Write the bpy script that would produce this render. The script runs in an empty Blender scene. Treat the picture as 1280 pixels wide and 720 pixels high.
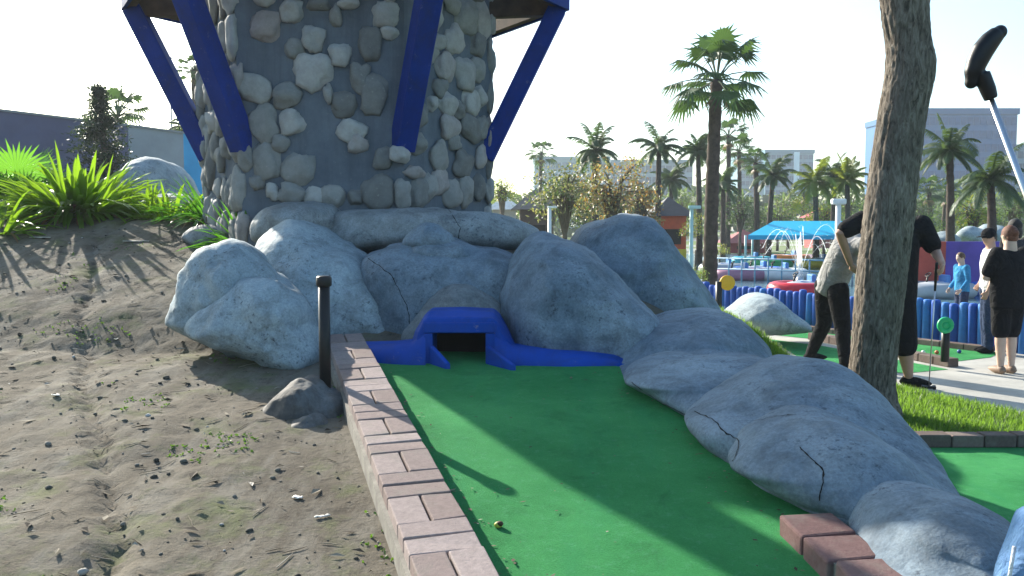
import bpy, bmesh, math, random
from mathutils import Vector, Matrix, noise
from mathutils.bvhtree import BVHTree
random.seed(11)
rad = math.radians
sc = bpy.context.scene
COL = sc.collection
F = 1150.0; PITCH = rad(4.0); CAM = Vector((0, 0, 1.12)); SL = .087; ZW = -.40
SUN_AZ, SUN_EL = 36.5, 25.0

# ------------------------------------------------------------------ survey helpers
def ray(px, py):
    u = (px-640)/F; v = (360-py)/F
    return Vector((u, math.cos(PITCH)+v*math.sin(PITCH), -math.sin(PITCH)+v*math.cos(PITCH)))
def at(px, py, D):
    d = ray(px, py); return CAM+d*(D/d.y)
def gz(px, py, z):
    d = ray(px, py); return CAM+d*((z-CAM.z)/d.z)
def gs(px, py, off=0.0):
    d = ray(px, py); return CAM+d*((CAM.z-off)/(SL*d.y-d.z))
def sstep(a, b, x):
    t = max(0.0, min(1.0, (x-a)/(b-a))); return t*t*(3-2*t)
def lerp(a, b, t): return a+(b-a)*t
def interp(pts, x):
    if x <= pts[0][0]: return pts[0][1]
    for (x0, y0), (x1, y1) in zip(pts, pts[1:]):
        if x <= x1: return lerp(y0, y1, (x-x0)/(x1-x0))
    return pts[-1][1]
def nz(x, y, z=0.0): return noise.noise(Vector((x, y, z)))
def nfb(x, y, z, o): return noise.fractal(Vector((x, y, z)), 1.0, 2.0, o)
def fbm(x, y, z=0.0, o=4):
    return noise.fractal(Vector((x, y, z)), 1.0, 2.0, o)

# ------------------------------------------------------------------ materials
class NT:
    def __init__(s, name):
        s.m = bpy.data.materials.new(name); s.m.use_nodes = True
        s.t = s.m.node_tree; s.n = s.t.nodes
        s.b = s.n['Principled BSDF']; s.out = s.n['Material Output']
        s.tc = s.n.new('ShaderNodeTexCoord')
    def new(s, typ, **kw):
        n = s.n.new(typ)
        for k, v in kw.items(): setattr(n, k, v)
        return n
    def link(s, a, b): s.t.links.new(a, b)
    def noise(s, scale, detail=5, rough=.6, coord=None, dist=0):
        n = s.new('ShaderNodeTexNoise'); n.inputs['Scale'].default_value = scale
        n.inputs['Detail'].default_value = detail; n.inputs['Roughness'].default_value = rough
        n.inputs['Distortion'].default_value = dist
        s.link(coord or s.tc.outputs['Object'], n.inputs['Vector']); return n.outputs['Fac']
    def scaled(s, sx, sy, sz):
        m = s.new('ShaderNodeMapping'); m.inputs['Scale'].default_value = (sx, sy, sz)
        s.link(s.tc.outputs['Object'], m.inputs['Vector']); return m.outputs['Vector']
    def ramp(s, fac, stops):
        r = s.new('ShaderNodeValToRGB'); e = r.color_ramp.elements
        while len(e) < len(stops): e.new(.5)
        for i, (p, c) in enumerate(stops):
            e[i].position = p
            if isinstance(c, (int, float)): c = (c, c, c)
            e[i].color = (*c[:3], 1)
        s.link(fac, r.inputs['Fac']); return r.outputs['Color']
    def mix(s, fac, a, b, mode='MIX'):
        m = s.new('ShaderNodeMix', data_type='RGBA', blend_type=mode)
        for sock, v in ((m.inputs['Factor'], fac), (m.inputs['A'], a), (m.inputs['B'], b)):
            if isinstance(v, (int, float)): sock.default_value = v
            elif isinstance(v, tuple): sock.default_value = (*v[:3], 1)
            else: s.link(v, sock)
        return m.outputs['Result']
    def attr(s, name):
        a = s.new('ShaderNodeAttribute'); a.attribute_name = name; return a
    def color(s, c):
        if isinstance(c, tuple): s.b.inputs['Base Color'].default_value = (*c[:3], 1)
        else: s.link(c, s.b.inputs['Base Color'])
    def bump(s, h, strength=.5, dist=.01, prev=None):
        b = s.new('ShaderNodeBump'); b.inputs['Strength'].default_value = strength
        b.inputs['Distance'].default_value = dist; s.link(h, b.inputs['Height'])
        if prev: s.link(prev, b.inputs['Normal'])
        s.link(b.outputs['Normal'], s.b.inputs['Normal']); return b.outputs['Normal']
    def fin(s, rough=.8, spec=.3, metal=0.0):
        s.b.inputs['Roughness'].default_value = rough
        s.b.inputs['Specular IOR Level'].default_value = spec
        s.b.inputs['Metallic'].default_value = metal
        return s.m
def plain(name, c, rough=.7, var=.25, scale=6, bump=.15, bd=.004, spec=.3, metal=0.0):
    t = NT(name); f = t.noise(scale, 6)
    lo = tuple(x*(1-var) for x in c); hi = tuple(min(1, x*(1+var)) for x in c)
    t.color(t.ramp(f, [(.3, lo), (.7, hi)]))
    if bump: t.bump(t.noise(scale*8, 4), bump, bd)
    return t.fin(rough, spec, metal)
def leaf(name, c, var=.35, trans=.45, scale=3, rough=.5, tint=None):
    t = NT(name); f = t.noise(scale, 3)
    lo = tuple(x*(1-var) for x in c); hi = tuple(min(1, x*(1+var)) for x in c)
    col = t.ramp(f, [(.3, lo), (.7, hi)])
    t.color(col)
    tr = t.new('ShaderNodeBsdfTranslucent')
    tc = tint or (min(1, c[0]*2.2), min(1, c[1]*2.0), c[2]*.8)
    tr.inputs['Color'].default_value = (*tc, 1)
    ms = t.new('ShaderNodeMixShader'); ms.inputs['Fac'].default_value = trans
    t.link(t.b.outputs[0], ms.inputs[1]); t.link(tr.outputs[0], ms.inputs[2]); t.link(ms.outputs[0], t.out.inputs['Surface'])
    return t.fin(rough, .35)

def m_boulder(name, lo, hi, paint=.3):
    t = NT(name)
    c = t.ramp(t.noise(2.2, 8, .65), [(.28, lo), (.72, hi)])
    big = t.ramp(t.noise(1.8, 6, .65, dist=.8), [(.45, 0.0), (.66, .9)])
    c = t.mix(big, c, t.mix(.5, c, (.27, .32, .34)))
    blot = t.ramp(t.noise(7, 6, .7, dist=.5), [(.35, .55), (.55, 1.0)])
    c = t.mix(.8, c, blot, 'MULTIPLY')
    pits = t.ramp(t.noise(34, 6, .8), [(.36, 1.0), (.46, 0.0)])
    pm_ = t.ramp(t.noise(3.0, 4), [(.42, 0.0), (.58, .9)])
    pit = t.mix(1.0, pits, pm_, 'MULTIPLY')
    c = t.mix(pit, c, (.035, .045, .06))
    fine = t.noise(90, 4, .7)
    c = t.mix(.55, c, t.ramp(fine, [(.3, .35), (.7, 1.0)]), 'MULTIPLY')
    c = t.mix(1.0, c, (1.45, 1.45, 1.45), 'MULTIPLY')
    st = t.ramp(t.noise(1.0, 5, .7, coord=t.scaled(5, 5, .7)), [(.55, 0.0), (.75, .5)])
    c = t.mix(st, c, (.13, .15, .16))
    t.color(c)
    n = t.bump(t.noise(5, 7, .62), .45, .035)
    t.bump(t.noise(60, 5, .7), .3, .005, n)
    return t.fin(.78, .3)
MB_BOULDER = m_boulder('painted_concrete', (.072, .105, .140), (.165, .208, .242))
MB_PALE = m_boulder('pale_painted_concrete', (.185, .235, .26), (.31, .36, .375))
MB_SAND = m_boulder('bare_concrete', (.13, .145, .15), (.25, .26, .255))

def m_carpet():
    t = NT('green_carpet')
    c = t.ramp(t.noise(1.3, 6, .65), [(.3, (.022, .185, .052)), (.7, (.065, .315, .100))])
    c = t.mix(.5, c, t.ramp(t.noise(170, 4, .85), [(.3, .3), (.7, 1.05)]), 'MULTIPLY')
    c = t.mix(1.0, c, (1.3, 1.3, 1.3), 'MULTIPLY')
    pale = t.ramp(t.noise(24, 9, .88), [(.53, 0.0), (.72, .7)])
    c = t.mix(pale, c, (.12, .36, .20))
    grime = t.ramp(t.noise(4.5, 7, .75, dist=.5), [(.54, 0.0), (.72, .55)])
    c = t.mix(grime, c, (.016, .115, .04))
    wear = t.ramp(t.noise(2.5, 5, .7, coord=t.scaled(1.8, .35, 1)), [(.5, 0.0), (.75, .4)])
    c = t.mix(wear, c, (.025, .25, .10))
    t.color(c)
    t.bump(t.noise(170, 4, .85), 1.0, .01)
    return t.fin(.95, .1)
M_CARPET = m_carpet()

def m_ground():
    t = NT('ground')
    dirt = t.ramp(t.noise(1.6, 8, .68, dist=.3), [(.25, (.055, .044, .033)), (.5, (.118, .100, .076)), (.75, (.18, .158, .124))])
    d2 = t.ramp(t.noise(1.0, 7, .7, coord=t.scaled(7, 1.6, 4)), [(.45, 0.0), (.68, .75)])
    dirt = t.mix(d2, dirt, (.21, .192, .16))
    moss = t.ramp(t.noise(3.4, 6, .7), [(.52, 0.0), (.68, .75)])
    dirt = t.mix(moss, dirt, (.095, .112, .042))
    speck = t.ramp(t.noise(60, 4, .7), [(.66, 0.0), (.76, .6)])
    dirt = t.mix(speck, dirt, (.24, .22, .18))
    dark = t.ramp(t.noise(16, 6, .75), [(.30, .8), (.46, 0.0)])
    dirt = t.mix(dark, dirt, (.036, .031, .025))
    grass = t.ramp(t.noise(7, 6, .7), [(.3, (.030, .070, .012)), (.7, (.075, .140, .022))])
    far = t.ramp(t.noise(.07, 6, .65), [(.42, (.30, .30, .27)), (.52, (.14, .19, .06)), (.7, (.09, .15, .03))])
    z = t.attr('zone')
    sep = t.new('ShaderNodeSeparateColor'); t.link(z.outputs['Color'], sep.inputs[0])
    c = t.mix(sep.outputs[0], dirt, grass); c = t.mix(sep.outputs[1], c, far)
    t.color(c)
    n = t.bump(t.noise(14, 7, .7), .5, .025)
    t.bump(t.noise(75, 5, .75), .6, .008, n)
    return t.fin(.95, .12)
M_GROUND = m_ground()

def m_brick(name, lo, hi):
    t = NT(name)
    a = t.attr('tone')
    c = t.ramp(a.outputs['Fac'], [(0, lo), (1, hi)])
    c = t.mix(.6, c, t.ramp(t.noise(45, 6, .75), [(.25, .45), (.7, 1.1)]), 'MULTIPLY')
    dirt = t.ramp(t.noise(9, 6, .7), [(.5, 0.0), (.7, .55)])
    c = t.mix(dirt, c, (.20, .18, .15))
    t.color(c); t.bump(t.noise(120, 5, .7), .6, .004)
    return t.fin(.9, .2)
M_BRICK = m_brick('weathered_brick', (.21, .155, .14), (.34, .275, .255))
M_BRICK_RED = m_brick('red_brick', (.15, .085, .08), (.25, .16, .15))
M_MORTAR = plain('mortar', (.20, .185, .16), .95, .3, 14, .5, .004)
M_KERB_BRICK = m_brick('kerb_brick', (.10, .075, .065), (.20, .15, .13))

def m_stone():
    t = NT('fieldstone')
    a = t.attr('tone')
    c = t.ramp(a.outputs['Fac'], [(0, (.17, .172, .165)), (.5, (.275, .275, .26)), (.85, (.41, .405, .385)), (1, (.30, .265, .25))])
    c = t.mix(.6, c, t.ramp(t.noise(14, 7, .7), [(.25, .5), (.7, 1.1)]), 'MULTIPLY')
    sp = t.ramp(t.noise(40, 4, .7), [(.62, 0.0), (.72, .5)])
    c = t.mix(sp, c, (.42, .40, .36))
    t.color(c); t.bump(t.noise(22, 6, .7), .6, .012)
    return t.fin(.85, .25)
M_STONE = m_stone()
def m_render():
    t = NT('grey_render'); c = t.ramp(t.noise(3.2, 8, .7), [(.3, (.08, .10, .125)), (.7, (.15, .175, .205))])
    st = t.ramp(t.noise(1.0, 6, .7, coord=t.scaled(9, 9, .8)), [(.48, 0.0), (.72, .6)]); c = t.mix(st, c, (.06, .07, .08))
    sp = t.ramp(t.noise(30, 6, .8), [(.60, 0.0), (.74, .5)]); c = t.mix(sp, c, (.24, .26, .27))
    t.color(c); n = t.bump(t.noise(9, 6, .65), .5, .02); t.bump(t.noise(70, 4, .7), .5, .005, n); return t.fin(.92, .2)
M_RENDER = m_render()
def m_blue(name, c):
    t = NT(name)
    k = t.ramp(t.noise(3, 6, .65), [(.3, tuple(x*.75 for x in c)), (.7, tuple(x*1.2 for x in c))])
    w = t.ramp(t.noise(16, 8, .85), [(.60, 0.0), (.68, .75)])
    k = t.mix(w, k, (.15, .18, .26)); g = t.ramp(t.noise(5, 7, .75, dist=.6), [(.50, 0.0), (.72, .7)]); k = t.mix(g, k, (c[0]*.5+.012, c[1]*.5+.012, c[2]*.35)); t.color(k); t.bump(t.noise(30, 5, .6), .25, .005)
    return t.fin(.65, .2)
M_BLUE = m_blue('blue_paint', (.003, .028, .20))
M_TUNNEL = m_blue('royal_blue_paint', (.004, .055, .33))
M_WOOD = plain('dark_timber', (.075, .048, .034), .8, .35, 8, .4)
M_BLACK = plain('black_paint', (.012, .012, .013), .45, .2, 10, .1)
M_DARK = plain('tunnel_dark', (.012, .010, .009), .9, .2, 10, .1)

def m_bark():
    t = NT('bark')
    n1 = t.noise(1.0, 7, .7, coord=t.scaled(32, 32, 8), dist=1.0)
    c = t.ramp(n1, [(.32, (.035, .030, .026)), (.46, (.15, .125, .10)), (.70, (.33, .29, .245))])
    c = t.mix(.6, c, t.ramp(t.noise(3, 4), [(.3, .6), (.7, 1.1)]), 'MULTIPLY')
    t.color(c); t.bump(n1, .9, .03)
    return t.fin(.95, .15)
M_BARK = m_bark()
M_PALMTRUNK = plain('palm_trunk', (.065, .048, .038), .95, .4, 9, .6, .02)
M_TWIG = plain('twig_bark', (.11, .085, .065), .9, .3, 9, .3)
M_FAN = leaf('fan_palm_leaf', (.035, .075, .030), .4, .3)
M_FEATHER = leaf('feather_palm_leaf', (.050, .090, .042), .4, .35)
M_FEATHER_Y = leaf('yellowish_palm_leaf', (.12, .16, .035), .4, .45)  # yellow-green leaf colour of the yellowish feather palms
M_DEADFROND = leaf('dead_frond', (.16, .105, .06), .3, .3)
M_LILY = leaf('lily_leaf', (.060, .135, .014), .45, .4, 4, .4, (.26, .46, .02))
M_LILY2 = leaf('dark_lily_leaf', (.03, .11, .018), .4, .45, 4, .35, (.12, .36, .02))
M_SPIKY = leaf('spiky_leaf', (.045, .125, .02), .35, .45, 4, .4, (.16, .40, .03))
M_DRYLEAF = leaf('dry_leaf', (.15, .085, .05), .4, .35)
M_GRASS = leaf('grass_blade', (.055, .115, .018), .4, .5, 6, .5, (.24, .42, .04))
M_BUSH = {k: leaf('foliage_'+k, c, .45, .35) for k, c in dict(
    green=(.055, .095, .035), dark=(.022, .045, .018), yellow=(.20, .20, .025), pale=(.15, .16, .10), orange=(.20, .12, .045),
    lime=(.10, .17, .025), conifer=(.014, .028, .018)).items()}
M_WHITE = plain('white_paint', (.75, .75, .74), .5, .08, 5, .05)
M_CONC = plain('concrete', (.36, .35, .32), .9, .22, 2.2, .35, .004)
M_STEEL = plain('brushed_steel', (.55, .56, .58), .3, .1, 12, .03, .002, .5, 1.0)

# ------------------------------------------------------------------ mesh builder
class MB:
    def __init__(s): s.v = []; s.f = []; s.mi = []; s.tone = []; s.cur = 0; s.ct = .5
    def add(s, vs, fs):
        o = len(s.v); s.v += [Vector(v) for v in vs]
        for f in fs: s.f.append([i+o for i in f]); s.mi.append(s.cur); s.tone.append(s.ct)
        return s
    def hexa(s, p):
        return s.add(p, [(0, 3, 2, 1), (4, 5, 6, 7), (0, 1, 5, 4), (1, 2, 6, 5), (2, 3, 7, 6), (3, 0, 4, 7)])
    def box(s, c, sz, m=None):
        c = Vector(c); h = [x/2 for x in sz]
        p = [Vector((x*h[0], y*h[1], z*h[2])) for z in (-1, 1) for x, y in ((-1, -1), (1, -1), (1, 1), (-1, 1))]
        if m: p = [m @ q for q in p]
        return s.hexa([q+c for q in p])
    def beam(s, a, b, w, h, up=Vector((0, 0, 1))):
        a = Vector(a); b = Vector(b); d = (b-a).normalized(); sd = d.cross(up)
        if sd.length < 1e-4: sd = Vector((1, 0, 0))
        sd.normalize(); u = sd.cross(d)
        P = []
        for q in (a, b):
            P += [q-sd*w/2-u*h/2, q+sd*w/2-u*h/2, q+sd*w/2+u*h/2, q-sd*w/2+u*h/2]
        return s.hexa(P)
    def tube(s, pts, rs, n=8, cap=True, flat=1.0, side=None):
        pts = [Vector(p) for p in pts]
        if not isinstance(rs, (list, tuple)): rs = [rs]*len(pts)
        vs = []; fs = []; u = None
        for i, p in enumerate(pts):
            d = (pts[min(i+1, len(pts)-1)]-pts[max(i-1, 0)])
            d = d.normalized() if d.length > 1e-9 else Vector((0, 0, 1))
            if side is not None: u = side-d*side.dot(d)
            elif u is None: u = d.orthogonal()
            else: u = u-d*u.dot(d)
            if u.length < 1e-6: u = d.orthogonal()
            u.normalize(); w = d.cross(u)
            for k in range(n):
                a = 2*math.pi*k/n; vs.append(p+(u*math.cos(a)+w*math.sin(a)*flat)*rs[i])
        for i in range(len(pts)-1):
            for k in range(n):
                k2 = (k+1) % n; fs.append((i*n+k, i*n+k2, (i+1)*n+k2, (i+1)*n+k))
        if cap:
            fs.append(tuple(range(n))[::-1]); o = (len(pts)-1)*n; fs.append(tuple(o+k for k in range(n)))
        return s.add(vs, fs)
    def ball(s, c, r, m=None, nu=14, nv=9, fn=None):
        c = Vector(c); r = Vector(r) if not isinstance(r, (int, float)) else Vector((r, r, r))
        vs = [Vector((0, 0, -1))]
        for i in range(1, nv):
            t = -math.pi/2+math.pi*i/nv
            for k in range(nu):
                a = 2*math.pi*k/nu; vs.append(Vector((math.cos(t)*math.cos(a), math.cos(t)*math.sin(a), math.sin(t))))
        vs.append(Vector((0, 0, 1)))
        fs = [(0, 1+(k+1) % nu, 1+k) for k in range(nu)]
        for i in range(nv-2):
            for k in range(nu):
                a = 1+i*nu; k2 = (k+1) % nu; fs.append((a+k, a+k2, a+nu+k2, a+nu+k))
        o = 1+(nv-2)*nu; fs += [(o+k, o+(k+1) % nu, len(vs)-1) for k in range(nu)]
        out = []
        for v in vs:
            if fn: v = fn(v)
            q = Vector((v.x*r.x, v.y*r.y, v.z*r.z))
            if m: q = m @ q
            out.append(q+c)
        return s.add(out, fs)
    def sheet(s, pts): return s.add(pts, [tuple(range(len(pts)))])
    def build(s, name, mat, parent=None, smooth=False, origin=None):
        me = bpy.data.meshes.new(name)
        o = bpy.data.objects.new(name, me)
        off = Vector((0, 0, 0))
        if parent is None:
            if origin is not None: off = Vector(origin)
            elif s.v:
                xs = [v.x for v in s.v]; ys = [v.y for v in s.v]
                off = Vector(((min(xs)+max(xs))/2, (min(ys)+max(ys))/2, min(v.z for v in s.v)))
        me.from_pydata([v-off for v in s.v], [], s.f)
        for m in (mat if isinstance(mat, (list, tuple)) else [mat]): me.materials.append(m)
        me.polygons.foreach_set('material_index', s.mi)
        if any(t != .5 for t in s.tone):
            a = me.attributes.new('tone', 'FLOAT', 'FACE'); a.data.foreach_set('value', s.tone)
        if smooth: me.polygons.foreach_set('use_smooth', [True]*len(me.polygons))
        me.update(); COL.objects.link(o)
        o.location = off
        if parent is not None:
            o.parent = parent; o.matrix_parent_inverse = abs_m(parent).inverted()
        return o
def abs_m(o):
    m = Matrix.LocRotScale(o.location, o.rotation_euler, o.scale)
    if o.parent: m = abs_m(o.parent) @ o.matrix_parent_inverse @ m
    return m
def tag(o, label, cat, group=None):
    o['label'] = label; o['category'] = cat
    if group: o['group'] = group
    return o
def thing(name, label, cat, loc=(0, 0, 0), group=None):
    o = bpy.data.objects.new(name, None); COL.objects.link(o); o.location = loc; o.empty_display_size = .2
    return tag(o, label, cat, group)
def struct(o): o['kind'] = 'structure'; return o
def stuff(o): o['kind'] = 'stuff'; return o
def kids(o): return [c for c in COL.objects if c.parent == o]
def dup(o, label, loc=None, rz=None, scale=None, group=None):
    r = o.copy(); COL.objects.link(r); r['label'] = label
    if loc is not None: r.location = loc
    if rz is not None: r.rotation_euler = (0, 0, rz)
    if scale is not None: r.scale = (scale,)*3 if isinstance(scale, (int, float)) else scale
    if group: r['group'] = group
    def rec(a, b):
        for ch in kids(a):
            c = ch.copy(); COL.objects.link(c); c.parent = b; rec(ch, c)
    rec(o, r); return r
def bevel(o, w=.006, seg=2):
    m = o.modifiers.new('bevel', 'BEVEL'); m.width = w; m.segments = seg; m.limit_method = 'ANGLE'; m.angle_limit = rad(35)
    return o

# ------------------------------------------------------------------ ground
P_PROF = [(0, -.02), (4.63, .383), (5.02, .412), (5.5, .60), (6.5, .86), (7.5, 1.12), (8.2, 1.2), (11.2, 1.2), (13, .55), (17, -.41)]
def mound(y): return interp(P_PROF, y)
PATH_LINE = [(3.30, 9.6), (3.55, 8.7), (3.80, 7.9), (4.10, 7.2), (5.5, 6.85), (14, 6.6)]
def grass_in(x, y):   # > 0 inside the lawn strip left of / nearer than the path
    if x > 4.1: return interp([(4.1, 7.2), (5.5, 6.85), (14, 6.6)], x)-y
    xb = interp([(6, 4.4), (7.2, 4.1), (7.9, 3.8), (8.7, 3.55), (9.6, 3.3), (11, 2.6), (12, 2.0)], y); return xb-x
def hgt(x, y):
    base = -.412 if y < 60 else -.5
    w = interp([(4.3, .85), (5.2, 1.1), (6, 1.9), (7.0, 2.9), (8, 4.0), (9.5, 4.0)], y)
    xr = interp([(4.3, 1.02), (5.2, .8), (6, .6), (7, .15), (8, -.6), (9, -1.0), (10, -1.6), (11, -2.2)], y)
    k = 1-sstep(xr, xr+w, x)
    kl = 1-sstep(9, 16, -x)
    z = base+(mound(y)-base)*k*kl if mound(y) > base else base
    if y > 5: z += .17*math.exp(-((x-1.85)/.5)**2-((y-7.1)/.8)**2)
    if y > 6.17 and x > 1.5:
        g = grass_in(x, y)
        z += .055*sstep(0, .25, g)*sstep(6.17, 6.4, y)*(1-.6*sstep(.2, .6, z+.4))+.02*sstep(0, .4, g)*nz(x*1.7, y*1.7)
    return z
def dirt_rough(x, y):
    if x > -.72 or y > 8.6: return 0
    r = sstep(-.72, -1.0, x) if False else min(1, (-.72-x)/.25)
    n = .024*fbm(x*1.7, y*1.4, 3)+.006*fbm(x*6, y*5, 1)+.0055*fbm(x*19, y*15, 5, 4)
    # an old water runnel down the slope
    xc = interp([(1.5, -.98), (2.6, -1.12), (3.4, -1.55), (4.3, -2.0), (5.5, -2.55), (7, -3.2)], y)+.05*nz(y*2.5, 1.7)
    d = abs(x-xc); rut = max(0, 1-d/.11)
    n += -.03*rut*rut+.02*rut*fbm(x*30, y*30, 2, 3)
    return n*r
def build_ground():
    fx = [-4.6+.027*i for i in range(int((4.6-.7)/.027)+1)]
    fx += [fx[-1]+.04*i for i in range(1, 144)]
    fy = [.8+.03*i for i in range(int((9.6-.8)/.03)+1)]
    def ext(a, sgn, lim, st=.12, g=1.28):
        out = []; d = st; x = a
        while abs(x) < lim: x += sgn*d; d *= g; out.append(x)
        return out
    xs = sorted(ext(fx[0], -1, 3000))+fx+ext(fx[-1], 1, 3000)
    ys = sorted(ext(fy[0], -1, 400))+fy+ext(fy[-1], 1, 4000, .1, 1.16)
    nx = len(xs); V = []; zone = []
    for y in ys:
        for x in xs:
            z = hgt(x, y)+dirt_rough(x, y); V.append((x, y, z))
            g = sstep(1.0, 1.5, x)*sstep(5.3, 6.3, y) if y > 3 else 0
            g = max(g, sstep(8.2, 9.2, y)*.85)
            f = sstep(15, 18, y); zone.append((g, f, 0, 1))
    fs = [(j*nx+i, j*nx+i+1, (j+1)*nx+i+1, (j+1)*nx+i) for j in range(len(ys)-1) for i in range(nx-1)]
    m = MB(); m.v = [Vector(v) for v in V]; m.f = fs; m.mi = [0]*len(fs); m.tone = [.5]*len(fs)
    o = m.build('ground', M_GROUND, None, True, (0, 0, 0))
    a = o.data.attributes.new('zone', 'FLOAT_COLOR', 'POINT')
    a.data.foreach_set('color', [c for q in zone for c in q])
    return struct(o)
ground = build_ground()

# ------------------------------------------------------------------ the putting green, its kerbs
def gp(x, y, off=0): return Vector((x, y, SL*y+off))
L0 = gs(465, 458); L1 = gs(605, 720)
dirL = (L1-L0); dirL.normalize()
def left_edge(y): t = (y-L0.y)/(L1.y-L0.y); return L0.x+(L1.x-L0.x)*t
def build_green():
    m = MB(); ny = 150; nx = 44; y0 = 1.2; y1 = 5.06
    V = []; fs = []
    for j in range(ny+1):
        y = lerp(y0, y1, j/ny); xl = left_edge(y)-.005; xr = 1.3
        for i in range(nx+1):
            x = lerp(xl, xr, i/nx)
            z = SL*y+.004*nz(x*3, y*3)-(0 if y < 5 else 0)+.0015*nz(x*15, y*15)
            # the seam wrinkle that crosses the carpet
            p0 = gs(515, 505); p1 = gs(650, 545)
            t = max(0, min(1, ((x-p0.x)*(p1.x-p0.x)+(y-p0.y)*(p1.y-p0.y))/((p1.x-p0.x)**2+(p1.y-p0.y)**2)))
            d = math.hypot(x-lerp(p0.x, p1.x, t), y-lerp(p0.y, p1.y, t))
            z += .007*max(0, 1-d/.025)
            V.append((x, y, z))
    fs = [(j*(nx+1)+i, j*(nx+1)+i+1, (j+1)*(nx+1)+i+1, (j+1)*(nx+1)+i) for j in range(ny) for i in range(nx)]
    m.add(V, fs); return struct(m.build('putting_green', M_CARPET, None, True, (0, 0, 0)))
build_green()

def build_left_kerb():
    root = thing('brick_kerb', 'long low kerb of weathered bricks in a basket pattern along the left of the green', 'kerb', gp(left_edge(3.4)-.1, 3.4, -.05))
    a = Vector((left_edge(0.6), .6, 0)); b = Vector((left_edge(5.0), 5.0, 0)); d = (b-a).normalized(); sd = Vector((-d.y, d.x, 0))
    L = (b-a).length; U = .2; m = MB(); base = MB()
    def P(s, t, h):
        q = a+d*s+sd*t; return Vector((q.x, q.y, SL*q.y+h))
    def brick(s0, s1, t0, t1):
        m.ct = random.random(); g = .0035; dz = random.uniform(-.003, .003); tl = random.uniform(-.003, .003)
        top = .082+dz
        m.hexa([P(s0+g, t0+g, -.06), P(s0+g, t1-g, -.06), P(s1-g, t1-g, -.06), P(s1-g, t0+g, -.06),
                P(s0+g, t0+g, top+tl), P(s0+g, t1-g, top), P(s1-g, t1-g, top), P(s1-g, t0+g, top-tl)])
    s = 0; k = 0
    while s < L:
        if k % 2 == 0: brick(s, s+U, .0, U/2); brick(s, s+U, U/2, U)
        else: brick(s, s+U/2, 0, U); brick(s+U/2, s+U, 0, U)
        s += U; k += 1
    n = 24
    for i in range(n):
        s0 = L*i/n; s1 = L*(i+1)/n
        base.hexa([P(s0, .004, -.25), P(s0, U+.012, -.25), P(s1, U+.012, -.25), P(s1, .004, -.25),
                   P(s0, .004, .066), P(s0, U+.008, .040), P(s1, U+.008, .040), P(s1, .004, .066)])
    bevel(m.build('brick_course', M_BRICK, root), .004, 2); base.build('mortar_bed', M_MORTAR, root)
build_left_kerb()

def build_right_kerb():
    root = thing('brick_kerb', 'short stub of reddish bricks at the lower right edge of the green', 'kerb', gs(1060, 690))
    m = MB(); base = MB()
    p0 = gs(978, 632, .08); p1 = gs(1085, 735, .08)
    d = (p1-p0); d.z = 0; d.normalize(); sd = Vector((-d.y, d.x, 0))
    if sd.x < 0: sd = -sd
    def P(s, t, h):
        q = p0+d*s+sd*t; return Vector((q.x, q.y, SL*q.y+h))
    s = 0
    for k in range(6):
        m.ct = random.random(); l = .155; g = .006; rz = random.uniform(-.006, .006); h = .058+random.uniform(-.006, .006); tt = random.uniform(-.012, .012)
        m.hexa([P(s+g, tt, -.05), P(s+l-g, tt, -.05), P(s+l-g, .16+tt, -.05), P(s+g, .16+tt, -.05),
                P(s+g, tt+rz, h), P(s+l-g, tt-rz, h-.004), P(s+l-g, .16+tt-rz, h+.003), P(s+g, .16+tt+rz, h)])
        s += l
    base.hexa([P(.01, .01, -.12), P(s, .01, -.12), P(s, .15, -.12), P(.01, .15, -.12), P(.01, .01, .05), P(s, .01, .05), P(s, .15, .05), P(.01, .15, .05)])
    bevel(m.build('brick_course', M_BRICK_RED, root), .008, 2); base.build('mortar_bed', M_MORTAR, root)
build_right_kerb()

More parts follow.
